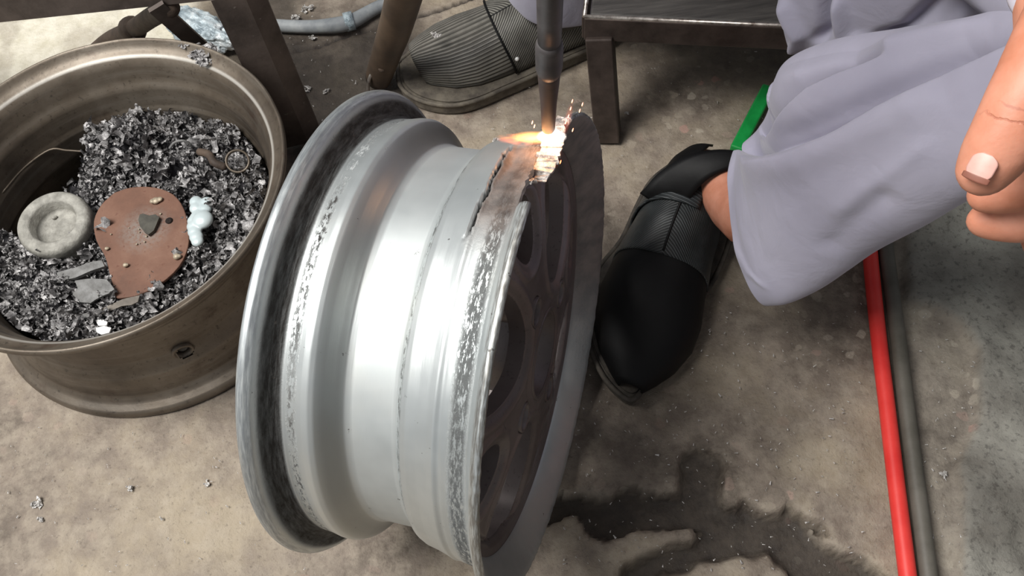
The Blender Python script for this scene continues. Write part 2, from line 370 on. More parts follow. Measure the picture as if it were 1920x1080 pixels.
M_RED = simple('red_rubber', 'd8302c', 'e8433c', .45, 0, 18, .1)
M_GREYH = simple('grey_rubber', '4e4b43', '66625a', .55, 0, 18, .15)
M_TORCH = simple('torch_steel', '3d3a3b', '514d4d', .5, .1, 60, .1)
M_TORCHD = simple('dark_torch_tip', '382d2a', '483b36', .6, 0, 60, .1)
M_WOOD = simple('worn_bamboo_pole', '3a2f26', '5a4a3b', .55, 0, 16, .3)
M_GREEN = simple('green_plastic', '11813a', '1d9c4a', .4, 0, 30, .05)
M_PALEHOSE = simple('dusty_pale_hose', '7d8286', 'a3a7a8', .6, 0, 30, .3)
g = G('crumpled_foil'); g.set(col=g.ramp(g.noise(30, 6, .7), [(.35, lin('6f7f88')), (.5, lin('b8c6cc')), (.65, lin('eef3f4'))]), metal=.2, rough=.35); g.bump(g.noise(70, 5, .7), .8, .004); M_FOIL = g.m
M_ROPE = simple('dark_dirty_pipe', '3a3029', '5b4c40', .75, 0, 40, .6, .002)

# ------------------------------------------------------------------ floor
def build_floor():
    def grid(x0, x1, y0, y1, st):
        nx = int((x1-x0)/st)+1; ny = int((y1-y0)/st)+1
        X, Y = np.meshgrid(np.linspace(x0, x1, nx), np.linspace(y0, y1, ny)); return X.ravel(), Y.ravel(), nx, ny
    X, Y, nx, ny = grid(-1.3, 1.3, -.25, 1.65, .0038)
    Z = (fbm(X*6, Y*6, 4, 1)-.47)*.006+(fbm(X*40, Y*40, 4, 5)-.47)*.0035+(fbm(X*150, Y*150, 3, 9)-.45)*.0012
    # broken recess running along the bottom of the view
    wob = (fbm(X*9, Y*9, 4, 21)-.47)*.07+(fbm(X*34, Y*34, 4, 22)-.47)*.055
    ln = [tuple(P(*p)[:2]) for p in ((1020, 950), (1120, 965), (1230, 960), (1290, 955), (1400, 975), (1480, 1010), (1560, 1040), (1640, 1080), (1700, 1130))]
    d1, s1, t1 = pldist(X+wob*.5, Y+wob*.5, ln)
    rec = sstep(.020, .015, d1); 
    ln2 = [tuple(P(*p)[:2]) for p in ((1180, 1075), (1270, 1035), (1400, 1010), (1500, 1060))]
    d2, _, _ = pldist(X+wob*.3, Y+wob*.3, ln2); rec = np.maximum(rec, sstep(.012, .004, d2))
    dR, _, _ = pldist(X+wob*.25, Y+wob*.25, [tuple(P(*p)[:2]) for p in ((1312, 880), (1316, 925))]); rec = np.maximum(rec, sstep(.024, .016, dR)*.9)
    ln3 = [tuple(P(*p)[:2]) for p in ((1180, 1075), (1290, 1050), (1330, 1000), (1420, 1010), (1530, 1075))]
    d3, _, _ = pldist(X+wob*.4, Y+wob*.4, ln3); rec = np.maximum(rec, sstep(.010, .004, d3))
    Z = Z-rec*.020
    dark = rec*.88
        # sooty ground under the bench, joint lines
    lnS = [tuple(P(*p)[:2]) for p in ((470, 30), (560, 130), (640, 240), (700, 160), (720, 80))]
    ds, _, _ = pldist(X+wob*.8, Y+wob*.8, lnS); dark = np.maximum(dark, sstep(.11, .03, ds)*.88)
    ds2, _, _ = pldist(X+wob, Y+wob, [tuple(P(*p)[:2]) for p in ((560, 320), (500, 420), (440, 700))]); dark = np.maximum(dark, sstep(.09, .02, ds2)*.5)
    for cr in (((535, 98), (600, 82), (640, 66), (720, 45), (820, 18), (900, -12)), ((455, 118), (480, 108))):
        dc, _, _ = pldist(X+wob*.03, Y+wob*.03, [tuple(P(*p)[:2]) for p in cr]); Z = Z-sstep(.004, .0015, dc)*.006; dark = np.maximum(dark, sstep(.0045, .002, dc))
    # darker blotches on the right side
    bl = fbm(X*7+3, Y*7, 4, 33); dark = np.maximum(dark, sstep(.44, .62, bl)*.55*sstep(-.05, .2, X))
    for (px, py, r, a) in ((1250, 720, .07, .5), (1330, 600, .07, .45), (1200, 870, .05, .4), (1350, 200, .1, .3), (1650, 850, .05, .25), (1120, 720, .05, .55), (1100, 860, .05, .4), (1560, 640, .09, .3), (1450, 800, .06, .35), (1250, 200, .12, .3), (1400, 400, .1, .3)):
        c = P(px, py); dark = np.maximum(dark, a*sstep(r*1.5, r*.2, np.hypot(X-c[0], Y-c[1])+wob*.8))
    # pale cleaner slab top left
    a = P(330, 100); b = P(410, -60); q = ((X-a[0])*(b[1]-a[1])-(Y-a[1])*(b[0]-a[0]))/np.hypot(*(b-a)[:2])
    cream = sstep(.015, -.03, q+wob*.6)*sstep(P(0, 420)[1], P(0, 330)[1], Y+0*X)
    cream = cream*np.clip(1-sstep(.5, .66, fbm(X*20, Y*20, 3, 61))*.4, 0, 1)
    dark = dark*(1-cream)
    # higher rough slab on the right, beyond the hoses
    ed = [tuple(P(*p)[:2]) for p in ((1800, 1200), (1800, 1080), (1802, 960), (1800, 860), (1835, 780), (1832, 650), (1790, 600), (1700, 560), (1690, 400), (1660, 200))]
    de, se, _ = pldist(X+wob*.22, Y+wob*.22, ed)
    sd = de*se*(1 if True else -1)
    up = sstep(-.004, .005, sd)*sstep(0, .02, X-.25)
    lumps = (fbm(X*14, Y*14, 5, 77)-.45)
    slab = up*.95; slab = np.maximum(slab, sstep(P(1730, 1080)[0]-.0, P(1780, 1080)[0], X-(Y-.1)*.22)*.35)
    Z = Z+up*(.010+lumps*.022)
    V = np.stack([X, Y, Z-.0015], 1); idx = np.arange(nx*ny).reshape(ny, nx)
    Fc = np.stack([idx[:-1, :-1].ravel(), idx[:-1, 1:].ravel(), idx[1:, 1:].ravel(), idx[1:, :-1].ravel()], 1)
    me = bpy.data.meshes.new('floor'); me.vertices.add(len(V)); me.vertices.foreach_set('co', V.ravel().astype(np.float32))
    me.loops.add(len(Fc)*4); me.loops.foreach_set('vertex_index', Fc.ravel().astype(np.int32)); me.polygons.add(len(Fc)); me.polygons.foreach_set('loop_start', np.arange(0, len(Fc)*4, 4, dtype=np.int32))
    me.update(calc_edges=True); me.polygons.foreach_set('use_smooth', [True]*len(Fc)); me.materials.append(M_FLOOR)
    o = bpy.data.objects.new('floor', me); COL.objects.link(o); vcol(o, 'cream', cream); vcol(o, 'slab', slab); vcol(o, 'dark', dark); vcol(o, 'peb', .18+.72*sstep(-.02, .16, X))
    o['kind'] = 'structure'
    # ground beyond, plain (continues the same concrete around)
    V = []; Fc = []
    for (x0, x1, y0, y1) in ((-6, -1.3, -4, 6), (1.3, 6, -4, 6), (-1.3, 1.3, -4, -.25), (-1.3, 1.3, 1.65, 6)):
        b0 = len(V); V += [(x0, y0, -.0015), (x1, y0, -.0015), (x1, y1, -.0015), (x0, y1, -.0015)]; Fc.append((b0, b0+1, b0+2, b0+3))
    o2 = mesh('floor', V, Fc, M_FLOOR, None, False); o2['kind'] = 'structure'
build_floor()

# ------------------------------------------------------------------ alloy wheel
AZ, EL = -.377, .072
WN = np.array([math.cos(AZ)*math.cos(EL), math.sin(AZ)*math.cos(EL), math.sin(EL)]); WC = np.array([-.126, .343, .189])
WA = np.cross(WN, [0, 0, 1.]); WA /= np.linalg.norm(WA); WB = np.cross(WN, WA)
wm = Matrix.Identity(4)
for i in range(3): wm[i][0] = WA[i]; wm[i][1] = WB[i]; wm[i][2] = WN[i]; wm[i][3] = WC[i]
def wp(t, r, deg):   # wheel point in world
    a = R_(deg); return WC+WN*t+r*(math.cos(a)*WA+math.sin(a)*WB)
def build_alloy():
    root = empty('alloy_wheel'); root.matrix_world = wm
    tag(root, 'silver alloy wheel standing upright, its front lip being cut open by the torch flame', 'wheel')
    outer = [(0, .1875), (.0008, .1890), (.003, .1896), (.006, .1893), (.0095, .187), (.0125, .182), (.0145, .175), (.017, .1708), (.021, .169), (.030, .1698), (.037, .1712), (.041, .1712), (.0445, .1695), (.049, .1645), (.054, .158), (.058, .1535), (.063, .1520), (.092, .1520), (.0955, .1535), (.098, .1575), (.1005, .1605), (.105, .1625), (.113, .1640), (.121, .1662), (.126, .1680), (.1295, .1672), (.132, .1680), (.138, .1690), (.147, .1700), (.150, .1712), (.1522, .175), (.154, .181), (.157, .1865), (.1605, .1886), (.163, .1885), (.1642, .1872)]
    inner = [(.1642, .1860), (.162, .1825), (.158, .1765), (.151, .1675), (.1445, .1610), (.139, .1595), (.130, .1595), (.112, .1575), (.101, .1500), (.094, .1462), (.062, .1462), (.051, .1520), (.044, .1640), (.020, .1632), (.012, .1700), (.008, .1810), (.002, .1858), (0, .1875)]
    po = densify(outer, .0009); pi_ = densify(inner, .004)[:-1][0:]
    prof = np.array([p for p in po]+[p for p in pi_[0:]]); no = len(po); mp = len(prof)
    N = 720; TH = np.arange(N)*2*math.pi/N; deg = np.degrees(TH)
    rnd = np.random.default_rng(4); jag = np.interp(deg, np.arange(0, 361, 1.3), rnd.uniform(-1, 1, len(np.arange(0, 361, 1.3))))
    jag2 = np.interp(deg, np.arange(0, 361, .9), rnd.uniform(-1, 1, len(np.arange(0, 361, .9))))
    cpath = .1248+(fbm(deg*.22, deg*0+1.5, 4, 12)-.47)*.0085; cwid = .0006+.0022*np.clip(fbm(deg*.5, deg*0+7.5, 3, 14)-.35, 0, 1)
    tcut = np.full(N, 1.0); ing = (deg > 233) & (deg < 266)
    base = np.interp(deg, [233, 240, 246, 252, 260, 266], [.149, .148, .1475, .149, .150, .152]); tcut[ing] = (base+jag*.0014)[ing]
    ot = prof[:no, 0]; orr = prof[:no, 1]; it = prof[no:, 0]; ir = prof[no:, 1]
    T = np.zeros((N, mp)); RR = np.zeros((N, mp)); burn_shade = np.zeros((N, mp)); crack = np.zeros((N, mp))
    for i in range(N):
        t = prof[:, 0].copy(); r = prof[:, 1].copy()
        if tcut[i] < .9:
            ro = np.interp(tcut[i], ot, orr); si = np.argsort(it); ri = np.interp(tcut[i], it[si], ir[si])
            k = np.arange(mp) < no; mk = (t > tcut[i]) & k; r[mk] = ro; t[mk] = tcut[i]
            mk = (t > tcut[i]) & ~k; r[mk] = ri; t[mk] = tcut[i]
        dg = deg[i]
        # burnt patch
        bz = np.clip((dg-234)/5, 0, 1)*np.clip((278-dg)/14, 0, 1); bw = 1/(1+np.exp(-(t-cpath[i])/.0006))*bz
        bw = bw*np.clip((.155+.003*jag[i]-t)/.003, 0, 1)
        lip_shade = np.clip((dg-95)/50, 0, 1)*np.clip((300-dg)/40, 0, 1)*(np.arange(mp) >= no)*.9  # inner lip: its shade painted in along with brown dirt
        burn_shade[i] = np.maximum(bw, lip_shade)
        fl = np.clip((dg-238)/6, 0, 1)*np.clip((266-dg)/4, 0, 1)
        sag = np.clip((t-.1255)/.006, 0, 1)*fl; r = r-sag*(.0035+.002*math.sin((dg-238)*.22))-sag*.0012*(fbm(np.array([dg*.5]), np.array([3.3]), 3, 4)[0]-.45)
        ck = np.clip((dg-237)/3, 0, 1)*np.clip((273-dg)/4, 0, 1); dc = np.abs(t-cpath[i]); cw = np.clip(1-(dc-cwid[i])/.0006, 0, 1)*ck*(np.arange(mp) < no)
        crack[i] = cw; r = r-cw*.0045
        # dents and scrapes on the edges
        edge = np.clip((t-.158)/.004, 0, 1); r = r+edge*(.00015*jag2[i]+.0002*jag[i]); t = t+edge*(.0003*jag[i]+.00015*jag2[i])*(t > .16)
        T[i] = t; RR[i] = r
    V = np.stack([RR*np.cos(TH)[:, None], RR*np.sin(TH)[:, None], T], 2).reshape(-1, 3)
    Fc = []; mi = []
    for i in range(N):
        j = (i+1) % N; jump = abs(tcut[i]-tcut[j]) > .2
        for k in range(mp):
            k2 = (k+1) % mp; Fc.append((i*mp+k, j*mp+k, j*mp+k2, i*mp+k2))
            tt = prof[k, 0]
            cut_edge = tcut[i] < .9 and k >= no-1 and prof[k, 0] > tcut[i]-.001 and k < no+3
            mi.append(2 if (jump and tt > .148) or cut_edge else (0 if k < no+1 or (prof[k, 0] > .1475) else 1))
    o = mesh('barrel', V, Fc, None, root, True, mats=[M_RIM, M_RIMD, M_FRESH], midx=mi)
    vcol(o, 'outer', np.tile((np.arange(mp) < no).astype(float), N)); vcol(o, 'burn_shade', burn_shade.ravel()); vcol(o, 'crack', crack.ravel())
    # curled bright splinters along the cut
    # ---- spoked face
    rs = np.linspace(.0345, .1610, 150); n2 = 960; th = np.arange(n2)*2*math.pi/n2
    Rg, Tg = np.meshgrid(rs, th)
    L = []
    for k in range(4):
        L.append((28+90*k, .103, .047, .041, .30, 2.5)); L.append((73+90*k, .122, .0255, .0215, .25, 2.1))
    def field(X, Y):
        """signed distance-like value and gradient of the window outlines"""
        best = np.full(X.shape, 9.0); w = []
        def q1(X, Y, p):
            dg, rc, a, b, k, e = p; c_, s_ = math.cos(R_(dg)), math.sin(R_(dg)); lx = X*c_+Y*s_-rc; ly = -X*s_+Y*c_
            bb = b*(1+np.clip(lx/a, -1.2, 1.2)*k); return ((np.abs(lx)/a)**e+(np.abs(ly)/bb)**e)**(1/e)-1
        eps = 1e-5; GX = np.zeros(X.shape); GY = np.zeros(X.shape)
        for p in L:
            q = q1(X, Y, p); gx = (q1(X+eps, Y, p)-q)/eps; gy = (q1(X, Y+eps, p)-q)/eps; gg = np.hypot(gx, gy)+1e-9; d = q/gg
            mk = d < best; best = np.where(mk, d, best); GX = np.where(mk, gx/gg, GX); GY = np.where(mk, gy/gg, GY)
        return best, GX, GY
    X = Rg*np.cos(Tg); Y = Rg*np.sin(Tg); sd, gx, gy = field(X, Y)
    lug = np.full(X.shape, 9.0)
    for k in range(4):
        lx = X-.058*math.cos(R_(85+90*k)); ly = Y-.058*math.sin(R_(85+90*k)); lug = np.minimum(lug, np.hypot(lx, ly)-.0095)
    cell = .0012; deep = sd < -cell*.75; near = (np.abs(sd) <= cell*.75)
    for it_ in range(3):
        d2, gx, gy = field(X, Y); X = np.where(near, X-gx*d2, X); Y = np.where(near, Y-gy*d2, Y)
    Zf = np.interp(Rg, [.0345, .040, .046, .060, .080, .105, .130, .146, .150, .154, .161], [.1555, .1565, .1550, .1545, .1525, .1500, .1460, .1435, .1425, .1425, .1440])
    Zf = Zf-sstep(.006, .0, sd)*.0030        # rolled window edges
    Zf = Zf+.0016*np.exp(-((sd-.009)/.003)**2)*sstep(.15, .14, Rg)
    Zf = Zf-sstep(.0035, -.001, lug)*.007
    Zf = Zf-.0022*np.exp(-((Rg-.1495)/.0016)**2)
    V = np.stack([X, Y, Zf], 2).reshape(-1, 3); nr = len(rs); Fc = []
    lugh = lug < -.003
    for i in range(n2):
        j = (i+1) % n2
        for k in range(nr-1):
            if deep[i, k] or deep[j, k] or deep[i, k+1] or deep[j, k+1]: continue
            if near[i, k] and near[j, k] and near[i, k+1] and near[j, k+1] and sd[i, k]+sd[j, k+1] < 0: continue
            if lugh[i, k] and lugh[j, k] and lugh[i, k+1] and lugh[j, k+1]: continue
            if math.radians(234) < th[i] < math.radians(256) and rs[k] > .152+.003*jag[int(i*.75) % N]: continue
            Fc.append((i*nr+k, j*nr+k, j*nr+k+1, i*nr+k+1))
    ed = {}
    for f in Fc:
        for q in range(4):
            e = (f[q], f[(q+1) % 4]); ed[e] = 1
    bnd = [e for e in ed if (e[1], e[0]) not in ed]
    nV = len(V); used = {}; extra = []; walls = []
    def wv_(i, lvl):
        k_ = (i, lvl)
        if k_ not in used:
            used[k_] = nV+len(extra); p = V[i].copy(); p[2] -= .0125*lvl; extra.append(p)
        return used[k_]
    for a_, b_ in bnd: walls.append((wv_(b_, 0), wv_(a_, 0), wv_(a_, 1), wv_(b_, 1)))
    nb_ = nV+len(extra); back = V.copy(); back[:, 2] -= .0125
    allV = np.concatenate([V, np.array(extra), back]); Fb = [tuple(i+nb_ for i in f[::-1]) for f in Fc]
    fo = mesh('spoked_face', allV, Fc+walls+Fb, M_RIMD, root)
    # hub bore collar
    v, f = revolve([(.0345, .1550), (.0360, .1572), (.0378, .1566), (.0385, .154), (.0365, .112), (.0330, .112), (.0330, .155)], 72)
    mesh('hub_bore_ring', v, f, M_RIMD, root)
    for k in range(4):
        c = (.058*math.cos(R_(85+90*k)), .058*math.sin(R_(85+90*k))); v, f = revolve([(.0098, .1545), (.0110, .1558), (.0118, .1550), (.0112, .130), (.0085, .130), (.0088, .150)], 32)
        mesh('lug_seat', [(a+c[0], b+c[1], z) for a, b, z in v], f, M_RIMD, root)
    # ragged torn splinters around the cut
    rnd = random.Random(3)
    def splinter(pts, w, name='torn_edge', mat=M_FRESH):
        V = []; Fc = []
        for i, (t, r, dg, ww) in enumerate(pts):
            p = wp(t, r, dg); d = wp(t+.001, r, dg)-p; d /= np.linalg.norm(d); jj = lambda: np.array([rnd.uniform(-1, 1) for _ in range(3)])*.0010
            V += [p-d*ww+jj(), p+d*ww+jj()]
            if i: Fc.append((2*i-2, 2*i-1, 2*i+1, 2*i))
        inv = wm.inverted(); V = [inv @ Vector(v) for v in V]
        o = mesh(name, V, Fc, mat, root, False); solid(o, .0022, 0); return o
    # the pale face of the cut on the far side, from the bottom of the notch up to the lip
    pts = []
    for k in range(26):
        s = k/25; dg = 247-15*s+rnd.uniform(-.5, .5); r = .156+.030*s**1.1+rnd.uniform(-.0006, .0006); pts.append((.153+.004*s, r, dg, .0040+.0040*math.sin(math.pi*min(1, s*1.1))+rnd.uniform(-.0006, .0006)))
    splinter(pts, .003)
    pts = [(.150+rnd.uniform(-.0006, .0006), .164-.008*(k/14), 252-5*k/14, .0016) for k in range(15)]; splinter(pts, .002)
    return root
alloy = build_alloy()

# ------------------------------------------------------------------ steel wheel (scrap holder)
BC = np.array([-.393, .557, 0]); BH = .1655
def build_steel():
    root = empty('steel_wheel', BC); tag(root, 'brown steel wheel lying flat on the floor, filled with metal scrap', 'wheel')
    outer = [(.1885, BH), (.1900, BH-.002), (.1902, BH-.006), (.1880, BH-.0095), (.1780, .1520), (.1735, .1480), (.1725, .132), (.1690, .126), (.1610, .118), (.1600, .070), (.1640, .060), (.1690, .050), (.1715, .036), (.1730, .021), (.1780, .0155), (.1870, .011), (.1890, .006), (.1885, .001)]
    inner = [(.184, .001), (.172, .010), (.167, .022), (.166, .046), (.155, .060), (.154, .0885), (.1560, .0915), (.1590, .1180), (.1640, .127), (.1690, .146), (.1735, .1525), (.1820, .158), (.1860, .1632), (.1872, BH-.0002)]
    prof = densify(outer, .002)+densify(inner, .003); mp = len(prof); no = len(densify(outer, .002)); N = 480
    V = []; 
    rnd = np.random.default_rng(2); jg = np.interp(np.arange(N), np.arange(0, N+9, 9), rnd.uniform(-1, 1, len(np.arange(0, N+9, 9))))
    for i in range(N):
        a = 2*math.pi*i/N
        for r, z in prof:
            e = max(0, min(1, (z-.155)/.008)); rr = r+e*.0004*jg[i]; V.append((rr*math.cos(a), rr*math.sin(a), z+e*.0004*jg[i]))
    V = np.array(V)
    hp = P(350, 668, .062)-BC; ha = math.atan2(hp[1], hp[0]); hc = np.array([.1602*math.cos(ha), .1632*math.sin(ha), .064])
    dst = np.linalg.norm(V-hc, axis=1)
    Fc = []
    for i in range(N):
        j = (i+1) % N
        for k in range(mp):
            k2 = (k+1) % mp
            if k < no and dst[i*mp+k] < .0078: continue
            Fc.append((i*mp+k, j*mp+k, j*mp+k2, i*mp+k2))
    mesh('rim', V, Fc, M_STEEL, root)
    # lower disc with its raised hat, mostly buried
    v, f = revolve([(.001, .030), (.05, .030), (.08, .034), (.12, .028), (.1565, .022), (.1565, .017), (.12, .022), (.08, .028), (.05, .024), (.001, .024)], 64)
    mesh('disc', v, f, M_STEEL, root)
    er = np.array([math.cos(ha), math.sin(ha), 0]); et = np.array([-er[1], er[0], 0])
    v, f = revolve([(.0074, -.003), (.0088, .0008), (.0112, .0002), (.0112, -.005), (.0074, -.007)], 28)
    mesh('valve_hole_rim', [hc+et*a+np.array([0, 0, 1])*b+er*(c+.0006) for a, b, c in v], f, M_STEEL, root)
    # bent steel tabs left of a cut-out along the inner step
    pts = [P(232, 243, .088), P(246, 224, .0885), P(262, 210, .091)]; v, f = tube([p-BC for p in pts], .0011, 8); mesh('weld_bead', v, f, M_STEEL, root)
    pts = catmull([P(4, 362, .092), P(45, 315, .091), P(93, 281, .091), P(125, 282, .09), P(155, 284, .089)], 5); v, f = tube([p-BC for p in pts], .0012, 8); mesh('weld_bead', v, f, M_STEEL, root)
    return root
steel = build_steel()

# ------------------------------------------------------------------ scrap inside it
BASE = .094
def pile(x, y):
    """height of the scrap surface, x,y relative to the wheel's centre (numpy)"""
    h = BASE-.012+0*x
    def bump(px, py, z, a, r): 
        c = P(px, py, z)-BC; return a*np.exp(-((x-c[0])**2+(y-c[1])**2)/r**2)
    h = h+bump(200, 300, .1, .026, .045)+bump(270, 270, .1, .020, .05)+bump(420, 330, .105, .024, .055)+bump(450, 420, .105, .018, .05)+bump(100, 520, .1, .012, .05)+bump(160, 600, .1, .020, .05)+bump(300, 560, .1, .014, .05)+bump(50, 590, .1, .012, .04)
    pcn = P(258, 470, .1)-BC; keepout = sstep(.062, .040, np.hypot(x-pcn[0], y-pcn[1]))
    c = P(60, 330, .09)-BC; d = np.hypot(x-c[0], y-c[1]); h = h-.055*sstep(.085, .035, d)
    h = h+(fbm(x*62+9, y*62, 3, 3)-.45)*.058
    return h*(1-keepout)+np.minimum(h, .097)*keepout
def build_scrap():
    n = 150; a = np.linspace(-.153, .153, n); X, Y = np.meshgrid(a, a); r = np.hypot(X, Y)
    ok = r < .1525; Z = pile(X, Y)+(fbm(X*220, Y*220, 3, 8)-.45)*.009
    idx = -np.ones(X.shape, int); idx[ok] = np.arange(ok.sum()); V = np.stack([X[ok], Y[ok], Z[ok]-.004], 1)
    Fc = [(idx[i, j], idx[i, j+1], idx[i+1, j+1], idx[i+1, j]) for i in range(n-1) for j in range(n-1) if min(idx[i, j], idx[i, j+1], idx[i+1, j+1], idx[i+1, j]) >= 0]
    V = list(V); 
    rnd = np.random.default_rng(11)
    plate_c = P(268, 455, .106)-BC; puck_c = P(97, 420, .1)-BC; mi = [1]*len(Fc)
    Vs = []; Fs = []
    cnt = 0
    while cnt < 8500:
        x, y = rnd.uniform(-.15, .15, 2); rr = math.hypot(x, y)
        if rr > .149: continue
        tipc = P(245, 522, .106)-BC
        if math.hypot(x-plate_c[0], y-plate_c[1]) < .038 or math.hypot(x-tipc[0], y-tipc[1]) < .019 or math.hypot(x-puck_c[0], y-puck_c[1]) < .030: continue
        z = float(pile(np.array(x), np.array(y)))
        if z < .075 and rnd.random() < .75: continue
        cnt += 1
        size = rnd.uniform(.0022, .0062)*(2.4 if rnd.random() < .09 else 1); k = 4
        q = rnd.normal(size=(3, 3)); Q, _ = np.linalg.qr(q)
        g_ = np.linspace(-.5, .5, k); U, W_ = np.meshgrid(g_, g_); asp = rnd.uniform(.35, 1)
        pts = np.stack([U, W_*asp, rnd.normal(0, .16, U.shape)+(U**2)*rnd.uniform(-2.2, 2.2)+(W_**2)*rnd.uniform(-1.2, 1.2)], 2).reshape(-1, 3)+rnd.normal(0, .05, (k*k, 3))
        pts = (pts*size)@Q+np.array([x, y, z+rnd.uniform(-.003, .0055)+.006*(rnd.random() < .1)])
        rad = np.hypot(pts[:, 0], pts[:, 1]); sc = np.minimum(1, .1525/np.maximum(rad, 1e-6)); pts[:, :2] *= sc[:, None]
        b = len(V)+len(Vs); Vs += list(pts)
        for i in range(k-1):
            for j in range(k-1):
                Fs.append((b+i*k+j, b+i*k+j+1, b+(i+1)*k+j+1, b+(i+1)*k+j))
    o = mesh('metal_scrap', V+Vs, Fc+Fs, None, None, True, mats=[M_DROSS, M_BED], midx=mi+[0]*len(Fs)); o.location = BC
    tag(o, 'crumpled grey aluminium dross and swarf heaped inside the brown steel wheel', 'scrap', kind='stuff')
build_scrap()
def blob(name, pts, mat, squash=1, sub=2, parent=None, seed=0, amp=0):
    """union of spheres given as (x,y,z,r) -> one smooth lump"""
    vf = []
    for (x, y, z, r) in pts:
        bm = bmesh.new(); bmesh.ops.create_icosphere(bm, subdivisions=3, radius=r); 
        vs = [(v.co.x+x, v.co.y+y, v.co.z*squash+z) for v in bm.verts]; fs = [tuple(v.index for v in f.verts) for f in bm.faces]; bm.free(); vf.append((vs, fs))
    V, Fc = join(*vf); o = mesh(name, V, Fc, mat, parent)
    md = o.modifiers.new('r', 'REMESH'); md.mode = 'VOXEL'; md.voxel_size = max(.0006, pts[0][3]/9); md.use_smooth_shade = True
    sm = o.modifiers.new('sm', 'SMOOTH'); sm.factor = .7; sm.iterations = 4
    return o
def flake(name, outline, z, thick, mat, label, cat, tilt=0, curve=0, seed=0, group=None):
    rnd = random.Random(seed); w = [P(*p, z) for p in outline]; c = sum(w)/len(w)
    poly = [(p-c)[:2] for p in w]; n = len(poly)
    bm = bmesh.new(); vs = [bm.verts.new((p[0], p[1], 0)) for p in poly]; f = bm.faces.new(vs)
    bmesh.ops.triangulate(bm, faces=[f]); bmesh.ops.subdivide_edges(bm, edges=bm.edges[:], cuts=3, use_grid_fill=True)
    for v in bm.verts: v.co.z = curve*(v.co.x**2)*20+noise.noise(v.co*60)*.0012
    r = bmesh.ops.extrude_face_region(bm, geom=bm.faces[:]); 
    for e in r['geom']:
        if isinstance(e, bmesh.types.BMVert): e.co.z -= thick
    bmesh.ops.recalc_face_normals(bm, faces=bm.faces[:])
    me = bpy.data.meshes.new(name); bm.to_mesh(me); bm.free(); me.materials.append(mat)
    o = bpy.data.objects.new(name, me); COL.objects.link(o); o.location = c; o.rotation_euler = (tilt, tilt*.6, 0) if np.isscalar(tilt) else tilt
    if label: tag(o, label, cat, group)
    return o
# rust plate
pl_px = [(215, 362), (248, 352), (290, 352), (325, 365), (345, 392), (353, 430), (352, 462), (335, 498), (300, 530), (262, 550), (236, 556), (215, 556), (212, 540), (204, 510), (196, 480), (180, 450), (176, 415), (190, 385)]
plw = [P(*p, .108) for p in pl_px]; plc = P(270, 430, .108)
plw = catmull([np.array([*(p-plc)[:2], 0]) for p in plw]+[np.array([*(plw[0]-plc)[:2], 0])], 3)[:-1]
v, f = prism(plw, -.0035, 0); po_ = mesh('rust_plate', v, f, M_RUST, None, False); po_.location = plc; bevel(po_, .0008); po_.rotation_euler = (.02, .0, 0)
tag(po_, 'flat rust-brown plate lying in the middle of the scrap heap', 'metal plate')
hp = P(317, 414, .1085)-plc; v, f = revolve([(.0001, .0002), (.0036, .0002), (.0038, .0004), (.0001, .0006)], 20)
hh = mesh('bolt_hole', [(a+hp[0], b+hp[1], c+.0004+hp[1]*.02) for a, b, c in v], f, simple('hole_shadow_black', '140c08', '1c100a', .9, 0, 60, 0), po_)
hh['label'] = 'small round dark hole through the plate'
flake('dark_flake', [(262, 402), (268, 400), (280, 404), (292, 402), (299, 408), (294, 420), (288, 432), (278, 440), (270, 434), (262, 424), (259, 412)], .1125, .003, M_DARK, 'dark charcoal coloured chip resting on the middle of the rust-brown plate', 'metal chip', seed=1)
nb = P(292, 376, .111); blob('metal_nugget', [(nb[0], nb[1], nb[2], .0042), (nb[0]+.004, nb[1]+.001, nb[2], .0032), (nb[0]-.003, nb[1]-.001, nb[2]+.001, .003)], M_BRASS, .6); tag(bpy.data.objects['metal_nugget'], 'small pale nugget near the top edge of the rust-brown plate', 'metal chip')
for (px, py, lab, r) in ((235, 497, 'tiny pale pellet on the lower left of the rust-brown plate', .0026), (331, 481, 'pale pellet at the lower right edge of the rust-brown plate', .0036), (200, 466, 'tiny pellet at the left edge of the rust-brown plate', .0022)):
    p = P(px, py, .1095); o = blob('metal_pellet', [(p[0], p[1], p[2], r), (p[0]+r*.7, p[1], p[2], r*.7)], M_BRASS, .8); tag(o, lab, 'metal pellet')
rg = random.Random(9)
chips = None
for k in range(16):
    a = rg.uniform(0, 6.28); rr = rg.uniform(.004, .036); px, py = plc[0]+rr*math.cos(a), plc[1]+rr*math.sin(a)*1.0
    if chips is None:
        chips = blob('grit_grain', [(0, 0, 0, .0012), (.0009, 0, 0, .0008)], M_BRASS, .8); o = chips
    else: o = chips.copy(); COL.objects.link(o)
    o.location = (px, py, .1092+(py-plc[1])*.02); s = rg.uniform(.5, 1.2); o.scale = (s, s, s); o.rotation_euler = (0, 0, a)
    tag(o, 'tiny grain of grit on the rust-brown plate', 'grit', 'grit grains on the rust plate')
# puck
pc = P(97, 412, .112); R1 = .0375
v, f = revolve([(.0001, .017), (.0205, .0165), (.0225, .0185), (.0235, .030), (.0255, .0318), (.0335, .0322), (.0362, .030), (.0375, .026), (.0372, .019), (.0355, .016), (.0365, .013), (.0362, .003), (.034, 0), (.0001, 0)], 72, closed=False)
pk = mesh('metal_puck', v, f, M_PUCK); pk.location = pc-np.array([0, 0, .030]); pk.rotation_euler = (.10, .06, 0); tag(pk, 'round pale grey cast puck with a sunken centre, at the left of the scrap', 'metal puck')
pr = blob('casting_lump', [(-.006, .012, .0185, .0022), (-.004, .013, .018, .0016)], M_PUCK); pr.parent = pk
